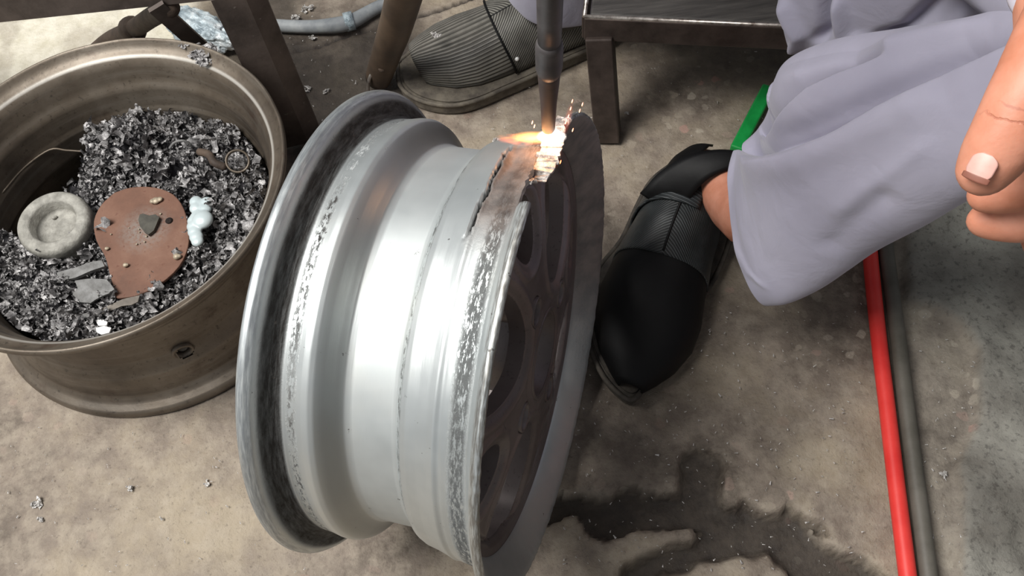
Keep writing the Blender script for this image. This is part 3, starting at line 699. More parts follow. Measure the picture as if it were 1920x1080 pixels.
# pale blue aluminium splash
def bp(px, py, r, z=.1155): p = P(px, py, z); return (p[0], p[1], p[2], r)
sp_ = blob('aluminium_splash', [bp(367, 378, .0068), bp(387, 380, .0070), bp(368, 390, .0072), bp(384, 392, .0072), bp(376, 384, .006), bp(380, 412, .0108, .117), bp(372, 408, .009), bp(362, 414, .0062), bp(363, 424, .0072), bp(365, 434, .0074), bp(368, 444, .0072), bp(370, 452, .0064)], M_BLUE, .62)
sp_.modifiers['r'].voxel_size = .0007; sp_.modifiers['sm'].iterations = 14
tag(sp_, 'smooth pale blue-grey lobed blob of set aluminium at the right edge of the rust plate', 'metal blob')
flake('metal_strip', [(107, 512), (140, 502), (170, 492), (190, 487), (195, 498), (170, 508), (140, 520), (110, 527)], .113, .004, M_FLAKE, 'short flat grey bar lying on the scrap below the round puck', 'metal strip', tilt=.05, seed=2)
flake('metal_sheet_scrap', [(140, 526), (170, 522), (200, 524), (207, 532), (214, 542), (204, 550), (190, 556), (178, 562), (170, 568), (150, 566), (136, 552), (146, 540)], .114, .002, M_FLAKE, 'light grey torn flat flake left of the plate, under the short bar', 'metal sheet scrap', seed=3)
flake('metal_sheet_scrap', [(178, 584), (200, 574), (230, 562), (262, 554), (258, 566), (246, 572), (228, 574), (205, 582), (184, 590)], .1115, .0015, M_DULL, 'narrow brown-grey flake lying just below the tip of the rust plate', 'metal sheet scrap', tilt=(.12, 0, 0), seed=4)
flake('metal_sheet_scrap', [(120, 600), (150, 590), (180, 583), (172, 592), (150, 600), (126, 605)], .1115, .0015, M_FLAKE, 'thin grey sliver under the torn flat flake, toward the near rim', 'metal sheet scrap', tilt=.1, seed=6)
flake('white_flake', [(178, 600), (190, 597), (202, 604), (200, 610), (184, 610)], .114, .002, M_WHITE, 'small white chip, farther of the two by the near rim', 'metal chip', seed=7)
flake('white_flake', [(180, 614), (195, 611), (209, 615), (205, 624), (190, 627), (180, 622)], .113, .002, M_WHITE, 'white chip nearest the near rim of the steel wheel', 'metal chip', seed=8)
c = P(446, 303, .118); v, f = revolve([(.0105, -.002), (.0125, -.002), (.0125, .005), (.0105, .005)], 36); o = mesh('steel_ring', v, f, M_STEEL); o.location = c; o.rotation_euler = (.55, .25, 0); tag(o, 'small dark steel ring on the scrap near the far right rim', 'steel ring')
pts = catmull([P(375, 285, .118), P(392, 290, .123), P(402, 305, .124), P(418, 312, .12)], 6); v, f = tube(pts, .0042, 10, roundend=True); o = mesh('bent_metal_piece', v, f, M_ROPE); tag(o, 'dark bent strip left of the small steel ring', 'bent metal')
c = P(338, 272, .112); o = None
pts = catmull([P(318, 278, .108), P(328, 267, .116), P(345, 264, .117), P(358, 272, .110)], 6); v, f = tube(pts, .0014, 8); o = mesh('curled_wire', v, f, M_FLAKE); tag(o, 'thin curled wire at the far side of the scrap', 'wire')

def crumple(name, px, py, z, size, n, label, seed, cat='dross lump', flatten=.5, mat=M_DROSS):
    rnd = np.random.default_rng(seed); c = P(px, py, z); V = []; Fc = []
    for q in range(n):
        Q, _ = np.linalg.qr(rnd.normal(size=(3, 3))); k = 4; g_ = np.linspace(-.5, .5, k); U, W_ = np.meshgrid(g_, g_)
        pts = np.stack([U, W_*rnd.uniform(.4, 1), rnd.normal(0, .2, U.shape)], 2).reshape(-1, 3)*size*rnd.uniform(.35, .7)
        off = rnd.normal(0, size*.26, 3); off[2] = abs(off[2])*flatten; pts = pts@Q; pts[:, 2] *= flatten; pts = pts+off; pts[:, 2] = np.maximum(pts[:, 2], .0002)
        b = len(V); V += list(pts); Fc += [(b+i*k+j, b+i*k+j+1, b+(i+1)*k+j+1, b+(i+1)*k+j) for i in range(k-1) for j in range(k-1)]
    o = mesh(name, V, Fc, mat, None, False); o.location = c; solid(o, .0006)
    tag(o, label, cat); return o
crumple('dross_lump', 384, 105, BH-.010, .022, 34, 'crumpled dross lump stuck on the far rim of the steel wheel', 31)
crumple('dross_lump', 347, 85, BH-.004, .009, 10, 'small dross crumb on the far rim, left of the bigger lump', 32)
# pieces on the floor
for i, (px, py, s, lab) in enumerate(((67, 948, .010, 'shiny crumb on the floor at the lower left'), (78, 973, .006, 'pale crumb just below the shiny crumb at the lower left'),
        (245, 915, .006, 'dark crumb on the floor below the steel wheel'), (388, 910, .005, 'thin shiny sliver on the floor left of the alloy wheel'),
        (930, 266, .009, 'pale splinters on the floor left of the flame'), (816, 66, .008, 'pale pebble on the grey sandal strap'),
        (1710, 470, .006, 'shiny chip beside the hoses under the trouser leg'), (1770, 890, .006, 'shiny chip between the grey hose and the raised slab'),
        (1175, 212, .005, 'bright fleck on the floor right of the stool leg'), (555, 35, .012, 'chips heaped on the sooty floor behind the bench leg'), (575, 18, .012, 'chips at the top of the sooty floor'),
        (588, 70, .008, 'single chip below the pale hose'), (577, 168, .009, 'crumb on the sooty floor right of the bench leg'), (612, 172, .007, 'crumb on the sooty floor left of the wooden pole'))):
    zz = 0.0005 if 'sandal' not in lab else .075
    crumple('metal_crumb', px, py, zz, s, 8, lab, 50+i, 'metal chip', .6, M_CHIP)
# countless fine swarf on the floor
def swarf():
    rnd = np.random.default_rng(5); V = []; Fc = []
    for k in range(900):
        reg = rnd.random()
        if reg < .45: px, py = rnd.uniform(1050, 1620), rnd.uniform(560, 1075)
        elif reg < .62: px, py = rnd.uniform(1700, 1900), rnd.uniform(430, 1075)
        elif reg < .74: px, py = rnd.uniform(500, 760), rnd.uniform(0, 250)
        elif reg < .86: px, py = rnd.uniform(0, 640), rnd.uniform(800, 1075)
        else: px, py = rnd.uniform(850, 1500), rnd.uniform(90, 460)
        c = P(px, py, .0022); L = rnd.uniform(.0004, .0014)*(1.5 if rnd.random() < .08 else 1); w = L*rnd.uniform(.25, .6); a = rnd.uniform(0, 6.28); u = np.array([math.cos(a), math.sin(a), rnd.uniform(-.3, .5)]); s_ = np.array([-math.sin(a), math.cos(a), rnd.uniform(-.3, .3)])
        b = len(V); V += [c-u*L-s_*w, c+u*L-s_*w*.4, c+u*L+s_*w*.5, c-u*L+s_*w, c+np.array([0, 0, w])]; Fc += [(b, b+1, b+4), (b+1, b+2, b+4), (b+2, b+3, b+4), (b+3, b, b+4), (b, b+3, b+2, b+1)]
    o = mesh('fine_swarf', V, Fc, M_CHIP, None, False); tag(o, 'fine bright metal swarf scattered over the concrete floor', 'swarf', kind='stuff')
swarf()

# ------------------------------------------------------------------ bench, top left
def bench():
    root = empty('iron_bench', P(575, 262, 0)); tag(root, 'dark iron bench frame at the upper left behind the steel wheel', 'bench')
    foot = P(578, 268, 0); z1 = .235
    dx = P(660, 240, 0)-P(500, 262, 0); dx = np.array([dx[0], dx[1], 0]); 
    beamA = P(0, 39, .20); beamB = P(325, 5, .20); d = (beamB-beamA); d[2] = 0; d /= np.linalg.norm(d); sdn = np.array([-d[1], d[0], 0])
    w = .046
    # angle iron leg: one flange facing the camera, one running back
    u = np.array([1, 0.12, 0]); u /= np.linalg.norm(u); q = np.array([.75, .66, 0])
    qn = np.array([-u[1], u[0], 0]); L = [foot-u*.033, foot, foot+q*.022, foot+q*.022+qn*.004, foot+qn*.004-u*.002, foot+qn*.004-u*.033]
    v, f = prism(L, 0, z1); o = mesh('leg', v, f, M_IRON, None, False); keep(o, root)
    ex = foot-u*.015; e = np.array([ex[0], ex[1], 0]); A = beamA-d*.4; t_ = ((e-A)@d)
    bend = A+d*t_
    v, f = bar([A[0], A[1], .222], [bend[0], bend[1]+.0, .222], .005, .044); v2, f2 = bar([A[0]+sdn[0]*.02, A[1]+sdn[1]*.02, .2425], [bend[0]+sdn[0]*.02, bend[1]+sdn[1]*.02, .2425], .044, .005)
    V, Fc = join((v, f), (v2, f2)); o = mesh('rail', V, Fc, M_IRON, None, False); keep(o, root)
    a = P(292, 12, .205); b = P(470, 175, 0.0); v, f = bar(a, b+np.array([0, 0, .005]), .018, .005, up=(0, -.6, .8)); o = mesh('brace', v, f, M_IRON, None, False); keep(o, root)
    # far left leg, outside the view, so the frame stands
    fl = A+np.array([0, 0, 0]); v, f = bar([fl[0], fl[1]+.02, 0], [fl[0], fl[1]+.02, .22], .04, .005, up=(0, 1, 0)); o = mesh('leg', v, f, M_IRON, None, False); keep(o, root)
    v, f = bar([bend[0], bend[1], .222], [bend[0]+sdn[0]*.5, bend[1]+sdn[1]*.5, .222], .005, .044); o = mesh('side_rail', v, f, M_IRON, None, False); keep(o, root)
    for qq in (A, bend):
        e2 = qq+sdn*.5; v, f = bar([e2[0], e2[1], 0], [e2[0], e2[1], .24], .04, .005, up=(0, 1, 0)); o = mesh('leg', v, f, M_IRON, None, False); keep(o, root)
bench()
pts = catmull([P(120, 150, .012), P(195, 82, .045), P(245, 58, .09), P(285, 32, .14), P(318, 14, .19)], 6)
v, f = tube(pts, [.008+.003*min(1, i/10) for i in range(len(pts))], 16, roundend=True); o = mesh('dirty_pipe', v, f, M_ROPE); tag(o, 'dark dirty pipe rising from behind the steel wheel to the bench rail', 'pipe')
a = pts[11]; b = pts[14]; dr = (b-a)/np.linalg.norm(b-a); mid = (a+b)/2
v, f = tube([mid-dr*.008, mid-dr*.004, mid+dr*.004, mid+dr*.008], [.0135, .016, .016, .0135], 18); k = mesh('clamp', v, f, M_ROPE, o)
v, f = tube([mid+np.array([.004, -.012, -.004]), mid+np.array([.012, -.026, -.014])], .006, 12, roundend=True); k2 = mesh('clamp_screw', v, f, M_ROPE, k)
# crumpled foil-like rag
def rag():
    rnd = random.Random(1); c = P(386, 74, 0.0); bm = bmesh.new(); bmesh.ops.create_icosphere(bm, subdivisions=5, radius=1)
    e = P(440, 88, 0)-P(330, 38, 0); u = Vector((e[0], e[1], 0)); L = u.length*.5; u.normalize(); s = Vector((-u.y, u.x, 0))
    for v in bm.verts:
        n_ = noise.fractal(v.co*1.8+Vector((3, 1, 2)), 1, 2, 5)*.30+abs(noise.noise(v.co*4))*.22
        p = v.co*(1+n_); z = max(0, .016+p.z*.018); v.co = u*(p.x*L*.95)+s*(p.y*.024*(1-.25*p.x))+Vector((0, 0, z))
    me = bpy.data.meshes.new('crumpled_bag'); bm.to_mesh(me); bm.free(); me.materials.append(M_FOIL); me.polygons.foreach_set('use_smooth', [True]*len(me.polygons))
    o = bpy.data.objects.new('crumpled_bag', me); COL.objects.link(o); o.location = c; tag(o, 'crumpled pale blue plastic bag on the floor behind the steel wheel', 'plastic bag')
rag()
pts = catmull([P(438, 56, .012), P(465, 52, .010), P(510, 48, .009), P(560, 50, .009), P(610, 49, .010), P(655, 42, .010), P(700, 18, .009), P(745, -5, .009), P(830, -60, .009)], 6)
rad = [.0085+(.002*math.exp(-((i-28)/5)**2)) for i in range(len(pts))]
v, f = tube(pts, rad, 16, roundend=True); o = mesh('pale_hose', v, f, M_PALEHOSE); tag(o, 'pale dusty hose on the floor from the plastic bag to the wooden pole', 'hose')
cpt = pts[30]; v, f = tube([cpt-np.array([.006, -.001, 0]), cpt+np.array([.006, .003, 0])], .0125, 16); mesh('hose_joint', v, f, M_FOIL, o)
# wooden pole
a = P(713, 158, .0); b = P(762, -25, .215); dd = (b-a)
v, f = tube(catmull([a+np.array([0, 0, .012]), a+dd*.35+np.array([0, 0, .006]), a+dd*.7, a+dd*1.6], 8), [.0165+.0035*i/24 for i in range(25)], 24)
o = mesh('wooden_pole', v, f, M_WOOD); tag(o, 'round brown wooden pole leaning up left of the grey sandal', 'pole')
p = a+dd*.26+np.array([-.004, -.0155, .004]); k = blob('knot', [(p[0], p[1]+.002, p[2]+.002, .0052)], M_ROPE, 1, parent=o); k['label'] = 'dark round knot in the wood'
v, f = tube(catmull([P(690, 172, .006), P(692, 150, .03), P(700, 137, .04), P(712, 150, .03)], 5), .0022, 8); k = mesh('wire_loop', v, f, M_EDGE, o)

# ------------------------------------------------------------------ stool, top right
def stool():
    z = .170; A = P(1096, 32, z); B = P(1500, 50, z); d = B-A; d[2] = 0; L = .46; d /= np.linalg.norm(d); s = np.array([-d[1], d[0], 0])
    root = empty('low_stool', A*np.array([1, 1, 0])); tag(root, 'low dark iron stool with a plank seat under the seated person', 'stool')
    C_ = [A, A+d*L, A+d*L+s*.28, A+s*.28]
    hf = .030
    for i in range(4):
        a = C_[i]-np.array([0, 0, hf/2]); b = C_[(i+1) % 4]-np.array([0, 0, hf/2]); v, f = bar(a, b, .006, hf); o = mesh('seat_rail', v, f, M_STOOL, None, False); bevel(o, .001); keep(o, root)
        rl = o
        e = np.array([0, 0, .0006]); v, f = tube([C_[i]+e, C_[(i+1) % 4]+e], .0024, 8); o = mesh('rail_edge', v, f, M_EDGE, None); keep(o, rl); o['label'] = 'bright worn top edge'
    for i in range(4):
        t = C_[i]+np.array([0, 0, -.025]); inward = (sum(C_)/4-C_[i]); inward[2] = 0; inward /= np.linalg.norm(inward)
        t = t+d*(.016 if i in (0, 3) else -.016)+s*(.004 if i < 2 else -.004)
        ft = P(1140, 256, 0) if i == 0 else t*np.array([1, 1, 0])+d*(.018 if i in (0, 3) else -.018)
        ft = ft.copy(); ft[2] = 0; v, f = bar(ft, t, .029, .026, up=tuple(s)); o = mesh('leg', v, f, M_STOOL, None, False); bevel(o, .0015); keep(o, root)
        if i == 9:
            v, f = prism([ft+d*-.016-s*.012, ft+d*.028-s*.012, ft+d*.028+s*.010, ft-d*.016+s*.010], 0, .004); o = mesh('foot_plate', v, f, M_STOOL, None, False); keep(o, root)
    for k in range(4):
        a = A+s*(.035+.07*k)+d*.006+np.array([0, 0, -.005]); v, f = bar(a, a+d*(L-.012), .066, .014); o = mesh('seat_plank', v, f, M_PLANK, None, False); bevel(o, .002); keep(o, root)
stool()

# ------------------------------------------------------------------ hoses
for (name, px, r, mat, lab) in (('red_hose', ((1640, 300), (1628, 380), (1632, 480), (1646, 620), (1664, 770), (1682, 920), (1702, 1080), (1722, 1240)), .0078, M_RED, 'bright red rubber hose running down the floor at the right'),
                                ('grey_hose', ((1672, 300), (1656, 380), (1662, 470), (1682, 620), (1700, 770), (1720, 920), (1741, 1080), (1760, 1240)), .0078, M_GREYH, 'dark grey rubber hose running beside the red one')):
    pts = catmull([P(x, y, r+.0015) for x, y in px], 8); v, f = tube(pts, r, 20); o = mesh(name, v, f, mat); tag(o, lab, 'hose')

# green thing behind the trouser
a = P(1384, 276, .006); b = P(1420, 206, .006); v, f = bar(a-(b-a)*.1, b+(b-a)*.6, .016, .012); o = mesh('green_plastic_strip', v, f, M_GREEN, None, False); bevel(o, .002)
tag(o, 'bright green plastic strip on the floor behind the trouser leg', 'plastic strip')

# ------------------------------------------------------------------ torch
def torch():
    tip = D(1028, 243, .592); top = D(1031, 0, .455); dr = (top-tip)/np.linalg.norm(top-tip)
    root = empty('cutting_torch', tip); tag(root, 'dark steel gas torch pointing down at the cut in the alloy wheel', 'torch')
    L = np.linalg.norm(top-tip)
    def at(s): return tip+dr*L*s
    v, f = tube([at(.0), at(.02), at(.25), at(.5), at(.56)], [.0040, .0046, .0052, .0068, .0072], 28); o = mesh('nozzle', v, f, M_TORCHD, None); keep(o, root)
    v, f = tube([at(.52), at(.55), at(.57), at(.70), at(.72), at(.75)], [.0070, .0078, .0080, .0080, .0076, .0068], 28); o = mesh('nozzle_nut', v, f, M_TORCH, None); keep(o, root)
    v, f = tube([at(.72), at(.9), at(1.1), at(1.5), at(2.0)], [.0066, .0068, .0070, .0070, .0070], 28); o = mesh('torch_tube', v, f, M_TORCH, None); keep(o, root)
    v, f = tube([at(1.75), at(1.8), at(2.5), at(2.55)], [.008, .0125, .0125, .009], 28); o = mesh('handle', v, f, M_TORCHD, None); keep(o, root)
    return tip, dr, at
tip, tdr, tat = torch()
# flame: glowing gas as volumes
def flame_vol(name, c, u, lens, col, strength, parent, power=1.6, seed=0.0, nz=0.0):
    u = np.array(u)/np.linalg.norm(u); s = np.cross(u, [0, 0.3, 1.]); s /= np.linalg.norm(s); w = np.cross(u, s)
    bm = bmesh.new(); bmesh.ops.create_icosphere(bm, subdivisions=4, radius=1); me = bpy.data.meshes.new(name); bm.to_mesh(me); bm.free()
    o = bpy.data.objects.new(name, me); COL.objects.link(o)
    mm = Matrix.Identity(4)
    for i in range(3): mm[i][0] = u[i]*lens[0]; mm[i][1] = s[i]*lens[1]; mm[i][2] = w[i]*lens[2]; mm[i][3] = c[i]
    mat = bpy.data.materials.new(name+'_glow'); mat.use_nodes = True; t = mat.node_tree; t.nodes.clear()
    out = t.nodes.new('ShaderNodeOutputMaterial'); em = t.nodes.new('ShaderNodeEmission'); tc_ = t.nodes.new('ShaderNodeTexCoord'); ln = t.nodes.new('ShaderNodeVectorMath'); ln.operation = 'LENGTH'
    t.links.new(tc_.outputs['Object'], ln.inputs[0]); mr_ = t.nodes.new('ShaderNodeMapRange'); t.links.new(ln.outputs['Value'], mr_.inputs[0]); mr_.inputs[1].default_value = 1; mr_.inputs[2].default_value = 0; mr_.inputs[3].default_value = 0; mr_.inputs[4].default_value = 1
    pw = t.nodes.new('ShaderNodeMath'); pw.operation = 'POWER'; t.links.new(mr_.outputs[0], pw.inputs[0]); pw.inputs[1].default_value = power
    ml = t.nodes.new('ShaderNodeMath'); ml.operation = 'MULTIPLY'; t.links.new(pw.outputs[0], ml.inputs[0]); ml.inputs[1].default_value = strength; src = ml.outputs[0]
    if nz:
        nn = t.nodes.new('ShaderNodeTexNoise'); nn.inputs['Scale'].default_value = 2.2; t.links.new(tc_.outputs['Object'], nn.inputs['Vector']); r2 = t.nodes.new('ShaderNodeMapRange'); t.links.new(nn.outputs[0], r2.inputs[0]); r2.inputs[1].default_value = .4; r2.inputs[2].default_value = .62; m2 = t.nodes.new('ShaderNodeMath'); m2.operation = 'MULTIPLY'; t.links.new(src, m2.inputs[0]); t.links.new(r2.outputs[0], m2.inputs[1]); src = m2.outputs[0]
    em.inputs[0].default_value = col; t.links.new(src, em.inputs[1]); t.links.new(em.outputs[0], out.inputs['Volume']); me.materials.append(mat)
    o.parent = parent; bpy.context.view_layer.update(); o.matrix_parent_inverse = parent.matrix_world.inverted(); o.matrix_basis = mm
    return o
fr = empty('torch_flame', tip); tag(fr, 'white-hot and orange flame at the torch tip, licking left over the cut', 'flame')
fd = .598
def fp(x, y, d=fd): return D(x, y, d)
core = fp(1030, 258); xd = fp(1000, 258)-fp(1040, 258); yd = fp(1030, 300)-fp(1030, 250)
flame_vol('flame_core', fp(1034, 256), xd, (.0110, .0055, .0055), (1, .93, .86, 1), 1700, fr, 1.2)
flame_vol('flame_jet', fp(1004, 258), fp(960, 256)-fp(1040, 258), (.0185, .0048, .0048), (1, .40, .09, 1), 1300, fr, 1.3)
flame_vol('flame_tongue', fp(975, 262), fp(940, 258)-fp(1000, 262), (.0175, .0044, .0044), (1, .20, .05, 1), 800, fr, 1.0, nz=1)
flame_vol('flame_wisp', fp(1032, 282, .600), yd, (.0150, .0085, .0060), (1, .22, .06, 1), 230, fr, 1.1, nz=1)
flame_vol('flame_wisp', fp(1064, 225, .598), fp(1072, 190)-fp(1056, 250), (.0135, .0028, .0028), (1, .16, .08, 1), 110, fr, 1.0)
lt = bpy.data.lights.new('flame_light', 'POINT'); lt.energy = .05; lt.color = (1, .45, .18); lt.shadow_soft_size = .008; lo = bpy.data.objects.new('flame_light', lt); COL.objects.link(lo); lo.location = fp(1025, 252, .592)
g = G('glowing_metal'); g.b.inputs['Emission Color'].default_value = (1, .25, .08, 1); g.b.inputs['Emission Strength'].default_value = 5; M_SPARK = g.m
rnd = random.Random(12); sp0 = None
for k, (px, py) in enumerate(((1074, 186), (1071, 200), (1067, 214), (1062, 226), (1058, 238), (1093, 192), (1088, 204), (1003, 233), (999, 226), (1075, 240), (1052, 300), (1040, 310))):
    a = fp(px, py); b = fp(px-2, py+7)
    v, f = tube([a, (a+b)/2, b], [.0001, .0004, .0002], 6); o = mesh('spark', v, f, M_SPARK); tag(o, 'tiny glowing orange spark flying from the flame', 'spark', 'sparks around the torch flame')

# ------------------------------------------------------------------ person
person = empty('person', (.36, 1.0, 0)); tag(person, 'seated person in lavender trousers and black sandals, hand hanging at the right', 'person')
LW = [(0, .018), (.03, .027), (.1, .033), (.25, .034), (.4, .037), (.55, .043), (.68, .047), (.78, .044), (.88, .032), (.95, .017), (1, .004)]
LH = [(0, .045), (.04, .058), (.12, .070), (.22, .080), (.32, .078), (.42, .070), (.55, .056), (.68, .044), (.8, .033), (.9, .024), (1, .008)]
class Foot:
    def __init__(s, heel, toe, bend=0, wscale=1.0, base=.020, side=1, hscale=1.0):
        s.h = np.array(heel, float); s.h[2] = 0; s.t = np.array(toe, float); s.t[2] = 0; s.u = (s.t-s.h); s.L = np.linalg.norm(s.u); s.u /= s.L; s.v = np.array([-s.u[1], s.u[0], 0]); s.bend = bend; s.ws = wscale; s.base = base; s.hs = hscale
    def w(s, x): return np.interp(x, *zip(*LW))*s.ws
    def hh(s, x): return np.interp(x, *zip(*LH))*s.hs
    def c(s, x): return s.h+s.u*s.L*x+s.v*s.bend*(math.sin(math.pi*x))
    def pt(s, x, phi, off=0):
        p = s.c(x); ww = s.w(x)+off; h = s.hh(x)+off; cx = math.cos(phi); sy = math.sin(phi)
        e = .8
        return p+s.v*ww*math.copysign(abs(cx)**e, cx)+np.array([0, 0, s.base+h*max(0, sy)**.85])
    def foot_mesh(s, x0=.02, x1=.93):
        n = 24; V = []; Fc = []; xs = np.linspace(x0, x1, 22)
        for x in xs:
            for k in range(n):
                a = 2*math.pi*k/n; q = s.c(x); ww = s.w(x)*.94; h = s.hh(x)*.94
                V.append(q+s.v*ww*math.cos(a)+np.array([0, 0, s.base+.001+h*.5+h*.5*math.sin(a)]))
        for i in range(len(xs)-1):
            for k in range(n): Fc.append((i*n+k, i*n+(k+1) % n, (i+1)*n+(k+1) % n, (i+1)*n+k))
        Fc.append(tuple(range(n))[::-1]); Fc.append(tuple((len(xs)-1)*n+k for k in range(n)))
        return V, Fc
    def patch(s, name, x0, x1, p0, p1, mat, parent, off=.0025, th=.0025, fx0=None, fx1=None, nx=26, np_=30):
        """piece of the upper following the foot; fx0/fx1 give the edges' x as a function of q in 0..1 across"""
        V = []; UV = []; Fc = []
        for i in range(nx+1):
            for k in range(np_+1):
                q = k/np_; a = x0+(fx0(q) if fx0 else 0); b = x1+(fx1(q) if fx1 else 0); x = a+(b-a)*i/nx; phi = p0+(p1-p0)*q
                V.append(s.pt(min(max(x, 0), 1), phi, off)); UV.append((x, q))
        for i in range(nx):
            for k in range(np_): Fc.append((i*(np_+1)+k, i*(np_+1)+k+1, (i+1)*(np_+1)+k+1, (i+1)*(np_+1)+k))
        o = mesh(name, V, Fc, mat, None)
        uvl = o.data.uv_layers.new(name='UVMap')
        for lp in o.data.loops: uvl.data[lp.index].uv = UV[lp.vertex_index]
        solid(o, th, 0); keep(o, parent); return o

# --- left foot (black sandal, foreground)
FL = Foot(P(1326, 345, .0), P(1178, 752, 0), bend=-.012, wscale=1.12)
# --- right foot (grey sandal, at the back)
FR = Foot(P(1135, 40, 0), P(752, 150, 0), bend=.012, wscale=1.12, hscale=.85)

def sole(px, z0, z1, mat, root):
    w = [P(x, y, z1) for x, y in px]; w = catmull([np.array([p[0], p[1], 0]) for p in w+[w[0]]], 4)[:-1]
    v, f = prism(w, z0, z1); o = mesh('sole', v, f, mat, None, False); bevel(o, .004, 3); keep(o, root); c = sum(w)/len(w)
    w2 = [c+(p-c)*.955 for p in w]; v, f = prism(w2, z1-.001, z1+.0025); o2 = mesh('footbed', v, f, mat, None, False); keep(o2, root)
    rim = [np.array([p[0], p[1], z1]) for p in w]+[np.array([w[0][0], w[0][1], z1])]; v, f = tube(rim, .0028, 8, caps=False); o3 = mesh('welt', v, f, mat, None); keep(o3, root)
sl = empty('left_sandal', P(1250, 500, 0)); sl['label'] = 'black leather sandal with ribbed straps'; keep(sl, person)
sr = empty('right_sandal', P(930, 90, 0)); sr['label'] = 'dusty grey herringbone leather sandal'; keep(sr, person)
sole(((1262, 306), (1222, 338), (1195, 385), (1165, 450), (1122, 505), (1100, 570), (1104, 640), (1125, 695), (1152, 730), (1182, 750), (1205, 730), (1238, 670), (1290, 600), (1340, 520), (1368, 450), (1378, 380), (1372, 320), (1320, 298)), .0, .017, M_SOLE, sl)
sole(((745, 118), (750, 160), (782, 186), (836, 198), (888, 190), (948, 165), (1005, 140), (1060, 112), (1105, 92), (1150, 70), (1168, 30), (1130, -10), (1050, -22), (965, -5), (900, 28), (845, 62), (790, 84)), .0, .018, M_SOLEG, sr)
PI = math.pi
FL.patch('vamp', .50, .985, .03, PI-.03, M_LB, sl, fx0=lambda q: -.03*math.sin(PI*q))
FL.patch('instep_strap', .31, .53, .05, PI-.05, M_LB_RIB, sl, off=.004, fx0=lambda q: .02*math.sin(PI*q)-.0, fx1=lambda q: .02*math.sin(PI*q))
FL.patch('cross_strap', .17, .315, PI*.40, PI-.0, M_LB_ACR, sl, off=.0065) if False else None
FR.patch('vamp', .46, .90, .03, PI-.03, M_LG_ACR, sr, fx0=lambda q: .06*math.sin(PI*q), fx1=lambda q: -.0+.03*math.sin(PI*q))
FR.patch('instep_strap', .16, .53, .04, PI-.04, M_LG_RIB, sr, off=.0055, fx1=lambda q: .05*math.sin(PI*q)-.02)
v, f = tube([FR.pt(.53+.05*math.sin(PI*q)-.02, .04+(PI-.08)*q, .0075) for q in np.linspace(0, 1, 30)], .0014, 8); o = mesh('seam', v, f, M_LB, None); keep(o, sr)
v, f = tube([FR.pt(x, PI/2, .0065) for x in np.linspace(.2, .56, 20)], .0010, 8); o = mesh('seam', v, f, M_LB, None); keep(o, sr)
v, f = tube([FL.pt(x, PI/2, .0058) for x in np.linspace(.345, .54, 20)], .0013, 8); o = mesh('seam', v, f, M_LB, None); keep(o, sl)
b_ = FR.pt(.50, .35, .006) ; o = blob('rivet', [(b_[0], b_[1], b_[2], .003)], M_WHITE); keep(o, sr)
# ankle straps: rings round the heel
def heel_band(Ft, root, z0, z1, mat, r=1.0, x0=.02, x1=.36, name='heel_strap', lean=0):
    V = []; Fc = []; UV = []; n = 48
    for i in range(n+1):
        a = PI*1.0*i/n; c = Ft.c(x1); back = (x1-x0)*Ft.L
        wx = math.sin(a); wy = math.cos(a); w = (Ft.w(.2)+.006)*r
        base = c-Ft.u*back*wx+Ft.v*w*wy
        for k, zz in enumerate(np.linspace(0, 1, 6)):
            z = z0+(z1-z0)*zz+lean*(1-wx); V.append(base+np.array([0, 0, z])-Ft.u*(-.004*math.sin(zz*PI))+np.array([0, 0, 0])); UV.append((i/n, zz))
    for i in range(n):
        for k in range(5): Fc.append((i*6+k, i*6+k+1, (i+1)*6+k+1, (i+1)*6+k))
    o = mesh(name, V, Fc, mat, None); uvl = o.data.uv_layers.new(name='UVMap')
    for lp in o.data.loops: uvl.data[lp.index].uv = UV[lp.vertex_index]
    solid(o, .003, 0); keep(o, root); return o
FL.patch('heel_cup', .0, .30, .02, PI*.30, M_LB, sl, off=.003)
FL.patch('ankle_strap', -.0, .285, PI*.52, PI-.02, M_LB, sl, off=.004)
FL.patch('cross_strap', .235, .37, PI*.40, PI-.02, M_LB_ACR, sl, off=.0078)
heel_band(FR, sr, .050, .075, M_LG_ACR, lean=.01)
# the banded strap running up from the sole on the outer side over the ankle
def strap_strip(pts, wid, mat, root, name, th=.003):
    pts = catmull(pts, 8); V = []; UV = []; Fc = []
    for i, p in enumerate(pts):
        t = pts[min(i+1, len(pts)-1)]-pts[max(i-1, 0)]; t /= np.linalg.norm(t); s = np.cross(t, np.array([.2, -.25, 1.])); s /= np.linalg.norm(s)
        ww = wid if np.isscalar(wid) else np.interp(i/(len(pts)-1), [0, 1], wid)
        for k in range(7): V.append(p+s*ww*(k/6-.5)+np.cross(s, t)*0.0025*math.sin(PI*k/6)); UV.append((k/6, i/(len(pts)-1)))
    for i in range(len(pts)-1):
        for k in range(6): Fc.append((i*7+k, i*7+k+1, (i+1)*7+k+1, (i+1)*7+k))
    o = mesh(name, V, Fc, mat, None); uvl = o.data.uv_layers.new(name='UVMap')
    for lp in o.data.loops: uvl.data[lp.index].uv = UV[lp.vertex_index]
    solid(o, th, 0); keep(o, root); return o
strap_strip([P(1240, 384, .084), P(1264, 350, .106), P(1304, 318, .124), P(1350, 302, .132), P(1400, 299, .132)], (.050, .014), M_LB, sl, 'heel_strap')

